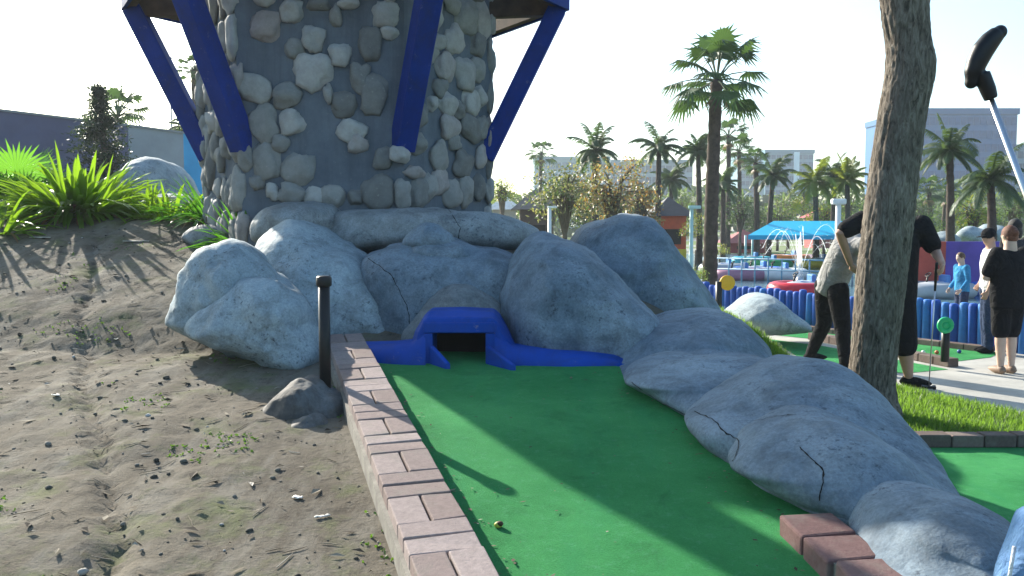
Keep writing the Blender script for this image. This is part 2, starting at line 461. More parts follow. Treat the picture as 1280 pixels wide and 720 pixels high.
# ------------------------------------------------------------------ boulders
def catmull(pts, n):
    out = []; N = len(pts)
    for i in range(N):
        p0, p1, p2, p3 = (Vector(pts[(i+k-1) % N]) for k in range(4))
        for j in range(n):
            t = j/n
            out.append(.5*((2*p1)+(p2-p0)*t+(2*p0-5*p1+4*p2-p3)*t*t+(3*p1-p0-3*p2+p3)*t**3))
    return out
def lump(m, outline, D, tf, tb, lean=.0, seed=0, rough=.03, p=2.6):
    """one rounded lump: its outline lies on an upright or tilted plane (D = distance, or distance of its top and of its
    foot), swells tf towards the near side and tb behind"""
    Dt, Db = D if isinstance(D, tuple) else (D, D)
    y0 = min(y for x, y in outline); y1 = max(y for x, y in outline)
    W = [at(x, y, lerp(Dt, Db, (y-y0)/(y1-y0)) if Dt == Db or y < 455 else min(lerp(Dt, Db, (y-y0)/(y1-y0)), gs(x, y).y+.015)) for x, y in outline]
    if Dt == Db:
        zl = min(w.z for w in W)
        for w in W: w.y += lean*(w.z-zl)
    W = catmull(W, 11); N = len(W)
    z0 = min(w.z for w in W); z1 = max(w.z for w in W); size = z1-z0
    c = Vector((sum(w.x for w in W)/N, sum(w.y for w in W)/N, sum(w.z for w in W)/N)); NR = 34
    fr = Vector((0, -1, .10 if Dt != Db else 0)); V = []
    def pos(w, r, side):
        prof = max(0, 1-r**p)**.5
        v = c+(w-c)*r+(fr*tf if side > 0 else Vector((0, tb, 0)))*prof
        k = rough*(1.5*nfb(v.x*1.9+seed, v.y*1.9, v.z*1.9, 3)-.9*abs(nfb(v.x*2.6+seed, v.y*2.6, v.z*2.6, 3))+.45*nfb(v.x*6+seed, v.y*6, v.z*6, 4)+.12*nfb(v.x*19, v.y*19, v.z*19, 3)+.42)
        dirn = Vector((w.x-c.x, 0, w.z-c.z))*r+Vector((0, -(1 if side > 0 else -1)*.7*size*prof, 0))
        if dirn.length > 1e-5: v += dirn.normalized()*k
        return v
    rings = [i/NR for i in range(1, NR+1)]
    fs = []
    V.append(pos(c, 0, 1))
    for r in rings: V += [pos(w, r, 1) for w in W]
    fs += [(0, 1+(k+1) % N, 1+k) for k in range(N)]
    for i in range(NR-1):
        a = 1+i*N
        fs += [(a+k, a+(k+1) % N, a+N+(k+1) % N, a+N+k) for k in range(N)]
    prev = 1+(NR-1)*N
    for r in rings[-2::-1][::2]:
        a = len(V); V += [pos(w, r, -1) for w in W]
        fs += [(prev+k, prev+(k+1) % N, a+(k+1) % N, a+k) for k in range(N)]; prev = a
    V.append(pos(c, 0, -1)); e = len(V)-1
    fs += [(prev+k, prev+(k+1) % N, e) for k in range(N)]
    m.add(V, [tuple(reversed(f)) for f in fs])
BOULD = 'painted concrete boulders round the green'
def boulder(label, lumps, mat=MB_BOULDER, seed=0, group=BOULD, cracks=(), name='boulder', rough=.03, cat='boulder'):
    m = MB(); rough *= .95
    for i, (ol, D, tf, tb, lean) in enumerate(lumps): lump(m, ol, D, tf, tb, lean, seed+i*3.7, rough)
    if not cracks:
        return tag(m.build(name, mat, None, True), label, cat, group)
    xs = [v.x for v in m.v]; ys = [v.y for v in m.v]
    root = thing(name, label, cat, ((min(xs)+max(xs))/2, (min(ys)+max(ys))/2, min(v.z for v in m.v)), group)
    o = m.build('rock', mat, root, True)
    bv = BVHTree.FromPolygons(m.v, m.f)
    for pl in cracks:
        cm = MB(); pts = []
        for (x0, y0), (x1, y1) in zip(pl, pl[1:]):
            n = max(3, int(math.hypot(x1-x0, y1-y0)/4))
            for j in range(n):
                t = j/n; jx = 2.2*nz((x0+x1*t)*.09, y0*.05+t*3, 2); jy = 2.2*nz(t*4+x0*.3, y0*.09, 5)
                d = ray(lerp(x0, x1, t)+jx, lerp(y0, y1, t)+jy); h = bv.ray_cast(CAM, d.normalized())
                if h[0]: pts.append((h[0], h[1] if h[1].dot(CAM-h[0]) > 0 else -h[1]))
        vs = []; fs = []
        for i, (q, nn) in enumerate(pts):
            d = pts[min(i+1, len(pts)-1)][0]-pts[max(0, i-1)][0]; s = d.cross(nn)
            if s.length < 1e-6: s = Vector((1, 0, 0))
            s.normalize(); w = .0036*(.4+1.1*abs(nz(i*.5, 3)))
            vs += [q+nn*.003-s*w, q+nn*.003+s*w]
            if i: fs.append((2*i-2, 2*i-1, 2*i+1, 2*i))
        if fs: cm.add(vs, fs); cm.build('crack', M_DARK, root)
    return root
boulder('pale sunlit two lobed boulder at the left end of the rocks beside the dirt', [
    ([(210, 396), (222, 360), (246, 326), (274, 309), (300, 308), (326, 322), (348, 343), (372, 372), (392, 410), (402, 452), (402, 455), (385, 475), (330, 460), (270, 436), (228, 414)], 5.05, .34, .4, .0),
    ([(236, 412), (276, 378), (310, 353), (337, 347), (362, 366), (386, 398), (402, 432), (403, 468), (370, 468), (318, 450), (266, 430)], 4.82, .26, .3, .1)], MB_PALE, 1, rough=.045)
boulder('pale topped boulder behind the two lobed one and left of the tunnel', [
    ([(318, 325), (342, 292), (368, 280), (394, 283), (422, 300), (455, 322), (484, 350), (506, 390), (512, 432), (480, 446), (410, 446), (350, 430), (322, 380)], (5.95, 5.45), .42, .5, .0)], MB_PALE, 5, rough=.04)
boulder('low broad grey rock mass with a flat cap rising right behind the blue tunnel', [
    ([(506, 322), (512, 305), (540, 297), (570, 299), (602, 312), (606, 326), (580, 340), (545, 343), (516, 336)], 5.6, .26, .4, .1),
    ([(510, 306), (520, 288), (538, 282), (556, 289), (566, 308), (540, 322)], 5.6, .2, .3, .1),
    ([(462, 380), (450, 330), (478, 309), (520, 304), (560, 303), (600, 309), (640, 318), (665, 345), (668, 440), (600, 470), (500, 470), (468, 430)], 5.6, .5, .6, .15)], MB_BOULDER, 9, cracks=[[(455, 318), (490, 345), (510, 385), (512, 410)], [(640, 330), (628, 365), (640, 400)]])
boulder('bare sandy grey hump directly over the tunnel mouth', [
    ([(500, 425), (522, 388), (548, 367), (575, 361), (602, 367), (628, 390), (650, 425), (640, 480), (510, 480)], 5.22, .2, .4, .12)], MB_SAND, 17)
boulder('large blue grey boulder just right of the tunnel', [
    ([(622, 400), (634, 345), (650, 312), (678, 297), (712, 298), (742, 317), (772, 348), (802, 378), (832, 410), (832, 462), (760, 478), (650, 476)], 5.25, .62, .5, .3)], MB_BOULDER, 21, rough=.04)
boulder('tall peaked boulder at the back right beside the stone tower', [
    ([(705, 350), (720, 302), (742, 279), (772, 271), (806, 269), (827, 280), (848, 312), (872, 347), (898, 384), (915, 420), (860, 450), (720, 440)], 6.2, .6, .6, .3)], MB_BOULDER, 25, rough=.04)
boulder('rounded boulder at the far corner of the green below the peaked one', [
    ([(762, 450), (776, 420), (808, 402), (848, 390), (888, 387), (920, 397), (946, 420), (964, 450), (955, 490), (880, 510), (795, 480)], (5.2, 4.55), .34, .5, 0)], MB_BOULDER, 29, rough=.017)
boulder('low flat topped boulder between the far corner one and the biggest one', [
    ([(782, 478), (794, 461), (822, 450), (868, 444), (920, 445), (962, 452), (990, 490), (985, 545), (920, 572), (866, 532), (810, 495)], (4.3, 3.5), .26, .5, 0)], MB_BOULDER, 33, rough=.017, cracks=[[(790, 478), (830, 506), (868, 520)]])
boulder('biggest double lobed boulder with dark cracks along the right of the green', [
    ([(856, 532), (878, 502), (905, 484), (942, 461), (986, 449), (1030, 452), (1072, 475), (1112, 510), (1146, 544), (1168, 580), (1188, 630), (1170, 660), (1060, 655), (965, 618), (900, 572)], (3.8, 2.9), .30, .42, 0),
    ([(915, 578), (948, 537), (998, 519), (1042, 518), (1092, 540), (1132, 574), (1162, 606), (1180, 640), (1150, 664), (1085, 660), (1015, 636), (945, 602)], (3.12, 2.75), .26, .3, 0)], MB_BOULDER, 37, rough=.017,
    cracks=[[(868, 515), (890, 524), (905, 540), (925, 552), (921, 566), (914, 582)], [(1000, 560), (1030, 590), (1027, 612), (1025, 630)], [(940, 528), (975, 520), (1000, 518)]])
boulder('low rounded boulder in the lower right corner beside the brick stub', [
    ([(1084, 672), (1098, 640), (1138, 621), (1182, 621), (1222, 634), (1252, 656), (1272, 695), (1270, 780), (1180, 800), (1090, 760)], (2.5, 2.3), .2, .34, 0)], MB_BOULDER, 41, rough=.017)
boulder('low grey dome of rock on the far green in front of the blue fence', [
    ([(905, 400), (924, 380), (948, 368), (968, 372), (990, 390), (1012, 408), (1000, 416), (930, 416)], 11.6, .6, .7, .1)], MB_PALE, 45, rough=.02)
boulder('smooth pale boulder behind the strap leaf plants at the left', [
    ([(153, 240), (163, 212), (186, 199), (210, 204), (230, 222), (246, 250), (250, 275), (155, 275)], 10.2, .6, .6, .1)], MB_PALE, 49)
boulder('small pale stone half buried among the strap leaf plants', [
    ([(168, 262), (185, 247), (215, 243), (245, 250), (252, 266), (230, 272), (185, 272)], 8.5, .2, .2, 0)], MB_PALE, 53, group='small rocks in the dirt')
boulder('flat grey stone lying on the dirt below the strap leaf plants', [
    ([(236, 295), (250, 286), (270, 287), (285, 294), (286, 303), (262, 306), (242, 303)], 7.0, .15, .15, 0)], MB_SAND, 57, group='small rocks in the dirt')
boulder('dark knobbly rock in the dirt at the foot of the black post', [
    ([(343, 522), (356, 496), (372, 481), (388, 484), (404, 498), (424, 504), (428, 525), (416, 545), (390, 548), (362, 538)], 3.95, .14, .16, .2),
    ([(368, 545), (380, 528), (402, 524), (416, 538), (412, 560), (385, 560)], 3.7, .08, .1, .1)],
    m_boulder('dark_dirt_rock', (.035, .032, .03), (.105, .096, .086)), 61, group='small rocks in the dirt', rough=.075)
boulder('short dark slab end of the ledge under the left of the stone tower', [
    ([(318, 300), (326, 268), (350, 257), (400, 257), (418, 263), (424, 282), (414, 312), (360, 314)], 6.3, .35, .6, .1)], MB_SAND, 65, group='rock ledge under the tower')
boulder('long grey slab ledge carrying the front of the stone tower', [
    ([(402, 312), (410, 280), (424, 263), (500, 261), (570, 263), (610, 265), (645, 275), (674, 294), (664, 308), (600, 314), (480, 316)], 6.25, .32, .7, .1)], MB_SAND, 69, group='rock ledge under the tower',
    cracks=[[(560, 262), (575, 285), (572, 305)]])

# ------------------------------------------------------------------ blue tunnel
def build_tunnel():
    D = 4.72
    root = thing('golf_tunnel', 'blue painted tunnel mouth with two guide rails at the end of the green', 'tunnel', gs(575, 450))
    z0 = gp(0, D).z
    def w(px, y=D): return (px-640)/F*D
    def zz(py): return at(640, py, D).z
    top = zz(394); x0, x1 = w(541), w(611)      # opening box outside
    xo0, xo1 = w(541), w(607); zt = zz(415)
    m = MB()                                     # surround: rounded hood swept into the rock
    prof = [(w(506), zz(454)), (w(510), zz(436)), (w(516), zz(416)), (w(528), zz(396)), (w(534), zz(391)), (w(575), zz(390)), (w(616), zz(392)), (w(624), zz(399)), (w(636), zz(420)), (w(645), zz(438)), (w(650), zz(456))]
    inner = [(w(530), z0-.03), (w(530), zz(432)), (w(530), zz(414)), (w(530), zz(405)), (w(534), zz(402)), (w(575), zz(402)), (w(615), zz(402)), (w(619), zz(405)), (w(619), zz(415)), (w(619), zz(432)), (w(619), z0-.03)]
    vs = []; fs = []
    for (a, b) in zip(inner, prof):
        vs += [Vector((a[0], D-.04, a[1])), Vector((lerp(a[0], b[0], .5), D-.035, lerp(a[1], b[1], .5))), Vector((b[0], D+.08, b[1])), Vector((b[0], D+.3, b[1]+.0))]
    n = 4
    for i in range(len(prof)-1):
        for k in range(n-1): a = i*n+k; fs.append((a, a+n, a+n+1, a+1))
    m.add(vs, fs); hood = bevel(m.build('hood', M_TUNNEL, root), .012, 3)
    m = MB()                                     # box frame of the opening: two jambs, a lintel
    m.hexa([Vector((x, y, z)) for z, q in ((zt, 0), (zz(402), 0)) for x, y in ((w(530), D-.05), (w(619), D-.05), (w(619), D+.24), (w(530), D+.24))])
    for a, b in ((w(530), xo0), (xo1, w(619))):
        m.hexa([Vector((x, y, z)) for z in (z0-.03, zt-.002) for x, y in ((a, D-.048), (b, D-.048), (b, D+.24), (a, D+.24))])
    bevel(m.build('opening_frame', M_TUNNEL, root), .006)
    m = MB()
    for px0, px1, pyb in ((540, 560, 455), (610, 642, 457)):
        a = Vector((w(px0), D-.05, zz(430))); e = gs(px1, pyb, .025); b = Vector((e.x, e.y, e.z))
        a2 = Vector((a.x, a.y, a.z))
        m = MB(); s = .013
        m.hexa([Vector((a.x-s, a.y, z0-.01)), Vector((a.x+s, a.y, z0-.01)), Vector((b.x+s, b.y, b.z-.035)), Vector((b.x-s, b.y, b.z-.035)),
                Vector((a.x-s, a.y, a2.z)), Vector((a.x+s, a.y, a2.z)), Vector((b.x+s, b.y, b.z+.004)), Vector((b.x-s, b.y, b.z+.004))])
        bevel(m.build('guide_rail', M_TUNNEL, root), .006)
    # the blue band painted along the foot of the rocks
    for pl in ([(416, 448, 430), (450, 452, 432), (490, 455, 431), (515, 456, 428), (532, 456, 412)], [(618, 456, 415), (640, 457, 434), (690, 458, 439), (740, 458, 442), (770, 458, 446), (788, 459, 452)]):
        m = MB(); vs = []; fs = []; pl2 = []
        for (a, b) in zip(pl, pl[1:]):
            for k in range(6): t = k/6; pl2.append(tuple(lerp(a[q], b[q], t) for q in range(3)))
        pl2.append(pl[-1])
        for i, (x, yb, yt) in enumerate(pl2):
            g = gs(x, yb); t = at(x, yt, g.y+.05); j = .012*nz(i*.7, 4)
            vs += [g+Vector((0, -.004, -.03)), g+Vector((0, .0+j, .015)), t+Vector((0, -.015+j, -.02)), t+Vector((0, .03, .0)), t+Vector((0, .25, -.01))]
            if i:
                for k in range(4): a = (i-1)*5+k; fs.append((a, a+5, a+6, a+1))
        m.add(vs, fs); m.build('painted_footing', M_TUNNEL, root, True)
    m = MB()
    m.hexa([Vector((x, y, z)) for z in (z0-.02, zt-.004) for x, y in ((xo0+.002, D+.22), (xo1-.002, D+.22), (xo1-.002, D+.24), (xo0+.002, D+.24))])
    m.build('tunnel_shade', M_DARK, root)  # near-black block standing in for the shade deep inside the tunnel
build_tunnel()

# ------------------------------------------------------------------ black post
def build_post():
    b = at(407, 500, 4.02); b.z = gp(0, 4.02).z-.05
    top = at(407, 345, 4.02).z; h = top-b.z
    root = thing('marker_post', 'slim black post with a square cap standing beside the brick kerb', 'post', b)
    m = MB(); m.tube([b, b+Vector((0, 0, h-.03))], .0255, 16); ps = m.build('post_shaft', M_BLACK, root, True)
    m = MB(); m.tube([b+Vector((0, 0, h-.045)), b+Vector((0, 0, h-.04)), b+Vector((0, 0, h-.008)), b+Vector((0, 0, h))], [.03, .034, .034, .028], 20); m.build('post_cap', M_BLACK, ps, True)
build_post()

# ------------------------------------------------------------------ stone tower
TC = at(435, 265, 7.4); TR = 177/F*7.4; TZ0 = 1.0
ANG = {k: rad(a) for k, a in zip('DABCEF', (-90, -30, 30, 90, 150, 210))}
ORDER = 'DABCEF'
def tv(k, z, r=1.0):
    a = ANG[k]; rr = TR*r*(1+.022*(z-1.2)); return Vector((TC.x+rr*math.sin(a), TC.y-rr*math.cos(a), z))
ZTOP = 3.75
def stone(m, c, ex, ey, en, hw, hh, dp, sd):
    m.ct = random.random()**1.1
    def fn(v):
        q = Vector((math.copysign(abs(v.x)**.88, v.x), math.copysign(abs(v.y)**.88, v.y), v.z))
        return q*(1+.46*noise.noise(v*1.25+Vector((sd, sd*1.3, 0)))+.10*noise.noise(v*2.6+Vector((sd, 0, 2))))
    M = Matrix((ex, ey, en)).transposed() @ Matrix.Rotation(random.uniform(-.25, .25), 3, 'Z')
    m.ball(c, (hw, hh, dp*.8), M, 16, 11, fn)
def build_tower():
    root = thing('stone_tower', 'six sided fieldstone tower with blue slanted braces rising behind the boulders', 'tower', (TC.x, TC.y, TZ0))
    m = MB(); n = 12; vs = []; fs = []
    for i in range(n+1):
        z = lerp(TZ0-.2, ZTOP, i/n); vs += [tv(k, z, .985) for k in ORDER]
    for i in range(n):
        for k in range(6): k2 = (k+1) % 6; fs.append((i*6+k, i*6+k2, (i+1)*6+k2, (i+1)*6+k))
    fs.append(tuple(n*6+k for k in range(6)))
    m.add(vs, fs); m.build('rendered_wall', M_RENDER, root)
    m = MB(); K = 2.4
    front = [(225,82,90,85),(297,30,75,70),(365,117,70,75),(305,145,60,65),(360,210,115,115),(442,165,62,70),(432,48,35,70),(380,12,70,40),(470,12,60,35),(580,45,85,75),(590,95,55,45),(535,132,75,95),(503,230,60,95),(412,282,28,60),(455,312,80,75),(552,282,85,115),(185,265,100,85),(282,285,80,82),(215,372,90,118),(298,370,70,85),(262,430,60,50),(480,390,80,70),(495,432,56,56),(320,508,100,105),(225,490,80,110),(160,470,50,80),(300,580,95,60),(368,588,55,55),(425,588,70,65),(490,592,48,48),(558,575,90,100),(575,475,55,65),(632,580,55,90),(240,575,40,50),(195,545,40,50),
             (520,-30,70,50),(300,-30,80,50),(400,-35,80,40),(600,-25,50,60),(215,-5,60,45)]
    right = [(730,50,45,100),(735,125,60,50),(716,160,45,55),(760,200,55,95),(745,262,40,60),(820,222,55,100),(790,120,50,90),(825,50,60,110),(872,60,40,130),(860,135,42,70),(770,310,60,70),(842,305,55,75),(800,328,35,55),(685,348,40,80),(722,310,25,45),(778,378,60,75),(835,385,62,75),(680,430,40,70),(742,470,55,95),(790,430,35,50),(630,465,45,45),(670,517,48,38),(685,582,50,90),(715,560,40,90),(782,585,50,85),(825,575,38,90),(815,490,60,80),(745,545,40,80),(860,210,40,70),(868,290,30,70),(872,380,25,70),(868,470,28,70),(862,560,28,80),(700,90,30,60),(780,10,60,60),(850,-30,60,70),(740,-30,60,60),(690,240,28,80),(655,400,30,60),(660,320,24,60)]
    def plane(a, b):
        p0 = tv(a, 1.2); p1 = tv(b, 1.2); p2 = tv(a, 3.0)
        ex = (p1-p0).normalized(); nn = ex.cross(p2-p0).normalized(); ey = nn.cross(ex); return p0, ex, ey, nn
    for lst, (a, b) in ((front, 'AB'), (right, 'BC')):
        p0, ex, ey, nn = plane(a, b)
        if nn.dot(CAM-p0) < 0: nn = -nn
        def hit(x, y):
            d = ray(240+x/K, y/K); t = (p0-CAM).dot(nn)/d.dot(nn); return CAM+d*t
        for i, (x, y, w, h) in enumerate(lst):
            c = hit(x, y); hw = (hit(x+w/2, y)-hit(x-w/2, y)).length/2; hh = (hit(x, y+h/2)-hit(x, y-h/2)).length/2
            stone(m, c-nn*.012, ex, ey, nn, hw*1.04, hh*1.04, random.uniform(.045, .07), i*3.1)
    for a, b in ('DA', 'CE', 'EF', 'FD'):
        p0, ex, ey, nn = plane(a, b); mid = (tv(a, 2)+tv(b, 2))/2
        if nn.dot(mid-Vector((TC.x, TC.y, 2))) < 0: nn = -nn
        placed = []
        for i in range(1500):
            z = random.uniform(1.05, 3.7); u = random.uniform(.02, .98); hw = random.uniform(.05, .11); hh = random.uniform(.08, .16)
            if any(abs(u*TR-q[0]) < (hw+q[2])*.86 and abs(z-q[1]) < (hh+q[3])*.86 for q in placed): continue
            placed.append((u*TR, z, hw, hh)); c = tv(a, z).lerp(tv(b, z), u)
            stone(m, c-nn*.012, ex, ey, nn, hw, hh, random.uniform(.045, .075), i*2.3)
    # corner stones
    for k in ORDER:
        z = 1.1
        while z < 3.6:
            hh = random.uniform(.08, .16); c = tv(k, z+hh, .975); a = ANG[k]; nn = Vector((math.sin(a), -math.cos(a), 0)); ex = Vector((math.cos(a), math.sin(a), 0))
            if k not in 'AB' : stone(m, c, ex, Vector((0, 0, 1)), nn, random.uniform(.05, .08), hh, .05, z*7)
            z += hh*2.1
    m.build('stone_facing', M_STONE, root, True)
    zr = at(712, 14, 7.4).z; RE = 1.53
    def rv(k, z, r=RE):
        a = ANG[k]; return Vector((TC.x+TR*r*math.sin(a), TC.y-TR*r*math.cos(a), z))
    for k in ORDER:
        b = MB(); p = tv(k, 1.64, .955); q = rv(k, zr+.02, RE-.06)
        a = ANG[k]; sd = Vector((math.cos(a), math.sin(a), 0)); d = (q-p).normalized(); u = sd.cross(d)
        b.hexa([p+sd*sx*.072+u*sy*.072 for sx, sy in ((-1, -1), (1, -1), (1, 1), (-1, 1))]+[q+sd*sx*.072+u*sy*.072 for sx, sy in ((-1, -1), (1, -1), (1, 1), (-1, 1))])
        bevel(b.build('brace', M_BLUE, root), .008)
        j = MB(); j.beam(tv(k, zr+.02, .95), rv(k, zr+.04, RE-.03), .09, .15); bevel(j.build('joist', M_WOOD, root), .006)
    for i in range(6):
        a, b = ORDER[i], ORDER[(i+1) % 6]
        e = MB(); e.beam(rv(a, zr+.12, RE-.035), rv(b, zr+.12, RE-.035), .07, .2); e.build('ring_beam', M_WOOD, root)
        e = MB(); e.beam(rv(a, zr+.12, RE+.012), rv(b, zr+.12, RE+.012), .03, .225); e.build('fascia', M_BLUE, root)
    c = MB(); vs = [tv(k, ZTOP, 1.12) for k in ORDER]+[tv(k, ZTOP+.1, 1.12) for k in ORDER]+[Vector((TC.x, TC.y, ZTOP+.55))]
    c.add(vs, [tuple(range(6))[::-1]]+[(k, (k+1) % 6, 6+(k+1) % 6, 6+k) for k in range(6)]+[(6+k, 6+(k+1) % 6, 12) for k in range(6)])
    c.build('roof', M_WOOD, root)
build_tower()

# ------------------------------------------------------------------ the big trunk on the right
def build_tree():
    D = 7.0
    prof = [(520, 1050, 1128), (505, 1056, 1121), (480, 1061, 1117), (430, 1066, 1121), (350, 1072, 1131), (250, 1084, 1143), (190, 1092, 1149), (140, 1100, 1156), (100, 1108, 1165), (78, 1110, 1168), (55, 1110, 1162), (25, 1105, 1159), (0, 1102, 1159), (-60, 1098, 1156), (-200, 1090, 1146), (-350, 1085, 1140)]
    root = thing('pine_tree', 'thick leaning tree trunk with rough bark on the grassy bank', 'tree', Vector((at(1090, 505, D).x, D, hgt(2.7, 7)-.02)))
    m = MB(); N = 110; V = []; fs = []; rows = []
    P = [(at((l+r)/2, y, D), (r-l)/2/F*D) for y, l, r in prof]; P.sort(key=lambda q: q[0].z)
    zs = P[0][0].z; ze = P[-1][0].z; nr = 420
    cx = [(p.z, p.x) for p, r in P]; cr = [(p.z, r) for p, r in P]
    def sm(tbl, z): return (interp(tbl, z-.06)+interp(tbl, z)*2+interp(tbl, z+.06))/4
    for i in range(nr+1):
        z = lerp(zs-.15, ze, i/nr)
        for k in range(N):
            a = 2*math.pi*k/N; ca, sa = math.cos(a), math.sin(a); r = sm(cr, z)
            q = Vector((ca*6.5, sa*6.5, z*5)); rid = -abs(noise.noise(q*1.0))*1.6-.8*abs(noise.noise(q*2.3+Vector((3, 1, 2))))+.7
            r2 = r*(1+.02*nz(ca*2, sa*2, z*2))+.010*rid+.004*noise.noise(q*5)
            V.append(Vector((sm(cx, z)+ca*r2, D+sa*r2, z)))
    for i in range(nr):
        for k in range(N): k2 = (k+1) % N; fs.append((i*N+k, i*N+k2, (i+1)*N+k2, (i+1)*N+k))
    m.add(V, fs)
    top = Vector((sm(cx, ze), D, ze)); limbs = []
    for i, (dx, dy, dz, L) in enumerate(((-.7, .3, .8, 1.9), (.75, .1, .8, 2.1), (.1, .8, .9, 1.8), (-.2, -.6, 1.0, 1.9))):
        d = Vector((dx, dy, dz)).normalized(); b = top-Vector((0, 0, .15+.1*i)); pts = [b+d*L*t+Vector((0, 0, .25*t*t)) for t in (0, .25, .5, .75, 1)]
        m.tube(pts, [.11, .09, .07, .05, .02], 10); limbs.append(pts)
    m.build('trunk', M_BARK, root, True)
    lm = MB()
    for pts in limbs:
        for q in pts[2:]:
            for _ in range(420):
                c = q+Vector((random.gauss(0, .38), random.gauss(0, .38), random.gauss(.1, .25)))
                d = Vector((random.uniform(-1, 1), random.uniform(-1, 1), random.uniform(-.6, .8))).normalized()*.13; s = d.orthogonal().normalized()*.008
                lm.add([c-s, c+s, c+d], [(0, 1, 2)])
    lm.build('crown', M_BUSH['green'], root)
build_tree()

# ------------------------------------------------------------------ plants
def blade(m, b, d, L, w, droop, n=5, fold=.0):
    """a strap leaf: arching ribbon that tapers to a tip"""
    d = d.normalized(); s = d.cross(Vector((0, 0, 1)))
    if s.length < 1e-3: s = Vector((1, 0, 0))
    s.normalize(); p = Vector(b); vs = []; fs = []; dd = d.copy()
    for i in range(n+1):
        t = i/n; ww = w*(.55+.9*t*(1-t)*2)*(1 if i < n else .05)*(1-.35*t)
        up = s.cross(dd).normalized()
        vs += [p-s*ww/2+up*fold*ww, p.copy(), p+s*ww/2+up*fold*ww]
        if i:
            a = (i-1)*3; fs += [(a, a+1, a+4, a+3), (a+1, a+2, a+5, a+4)]
        p = p+dd*(L/n); dd = (dd-Vector((0, 0, droop/n))).normalized()
    m.add(vs, fs)
LIL = 'strap leaf plants on the mound'
def lily(px, py, D, h, n, label, mat=M_LILY, dry=.12, spread=.55, w=.035):
    b = at(px, py, D); b.z = hgt(b.x, b.y)-.01
    root = thing('lily_plant', label, 'plant', b, LIL)
    m = MB(); dm = MB()
    for i in range(n):
        a = random.uniform(0, 6.283); rr = random.random()**.5*spread*.35
        o = b+Vector((math.cos(a)*rr, math.sin(a)*rr, 0)); el = math.asin(random.uniform(.12, .99))
        d = Vector((math.cos(a)*math.cos(el), math.sin(a)*math.cos(el), math.sin(el)))
        L = h*random.uniform(.7, 1.25)
        if random.random() < dry: blade(dm, o, Vector((d.x, d.y, .25)), L*.7, w*.7, 1.6)
        else: blade(m, o, d, L, w*random.uniform(.7, 1.2), random.uniform(.5, 1.5), 6, .25)
    m.build('leaf_blades', mat, root, True)
    if dm.v: dm.build('dry_leaves', M_DRYLEAF, root, True)
    return root
lily(97, 268, 8.0, .53, 560, 'biggest bright green strap leaf clump on the dirt mound', M_LILY, .12, .8, .058)
lily(186, 266, 8.1, .34, 80, 'small low strap leaf plant between the big clump and the boulder', M_LILY, .08, .45)
lily(214, 275, 7.8, .36, 60, 'sparse strap leaf plant in front of the smooth pale boulder', M_LILY, .15, .4)
lily(266, 278, 7.6, .42, 150, 'strap leaf plant with brown dry leaves left of the tower foot', M_LILY2, .25, .4)
lily(310, 282, 6.75, .40, 110, 'darker strap leaf plant tight against the tower ledge', M_LILY2, .15, .35)
lily(-8, 285, 7.2, .34, 90, 'strap leaf plant cut by the left edge of the photo', M_LILY, .12, .6, .045)

def fan_leaf(m, hub, d, up, R_, nseg=16, spread=2.2, droop=.25, fuse=.5, w=1.0):
    d = d.normalized(); s = d.cross(up)
    if s.length < 1e-3: s = d.orthogonal()
    s.normalize(); u = s.cross(d)
    for i in range(nseg):
        a = lerp(-spread, spread, (i+.5)/nseg); da = spread/nseg*w
        L = R_*(1-.18*abs(a)/spread)*random.uniform(.88, 1.05)
        def q(an, r, dz=0): return hub+(d*math.cos(an)+s*math.sin(an))*r+u*(.10*r*math.cos(an*2))-Vector((0, 0, dz))
        m1 = L*fuse
        tip = q(a, L, droop*L*random.uniform(.5, 1.4))
        m.add([hub, q(a-da, m1, droop*m1*.3), q(a, m1, droop*m1*.3-.03*R_), q(a+da, m1, droop*m1*.3), tip],
              [(0, 1, 2), (0, 2, 3), (1, 4, 2), (2, 4, 3)])
def spiky():
    b = at(22, 262, 9.4); b.z = hgt(b.x, b.y)
    root = thing('fan_palm_shrub', 'low spiky fan leaved shrub behind the strap leaf clump at far left', 'shrub', b)
    m = MB(); st = MB()
    for i in range(22):
        a = random.uniform(0, 6.283); el = random.uniform(.3, 1.3); d = Vector((math.cos(a)*math.cos(el), math.sin(a)*math.cos(el), math.sin(el)))
        h = b+d*random.uniform(.25, .48); st.tube([b, h], [.012, .008], 5)
        fan_leaf(m, h, d, Vector((0, 0, 1)), random.uniform(.34, .44), 30, 2.2, .15, .6, .9)
    m.build('fan_leaves', M_SPIKY, root); st.build('stems', M_SPIKY, root)
spiky()

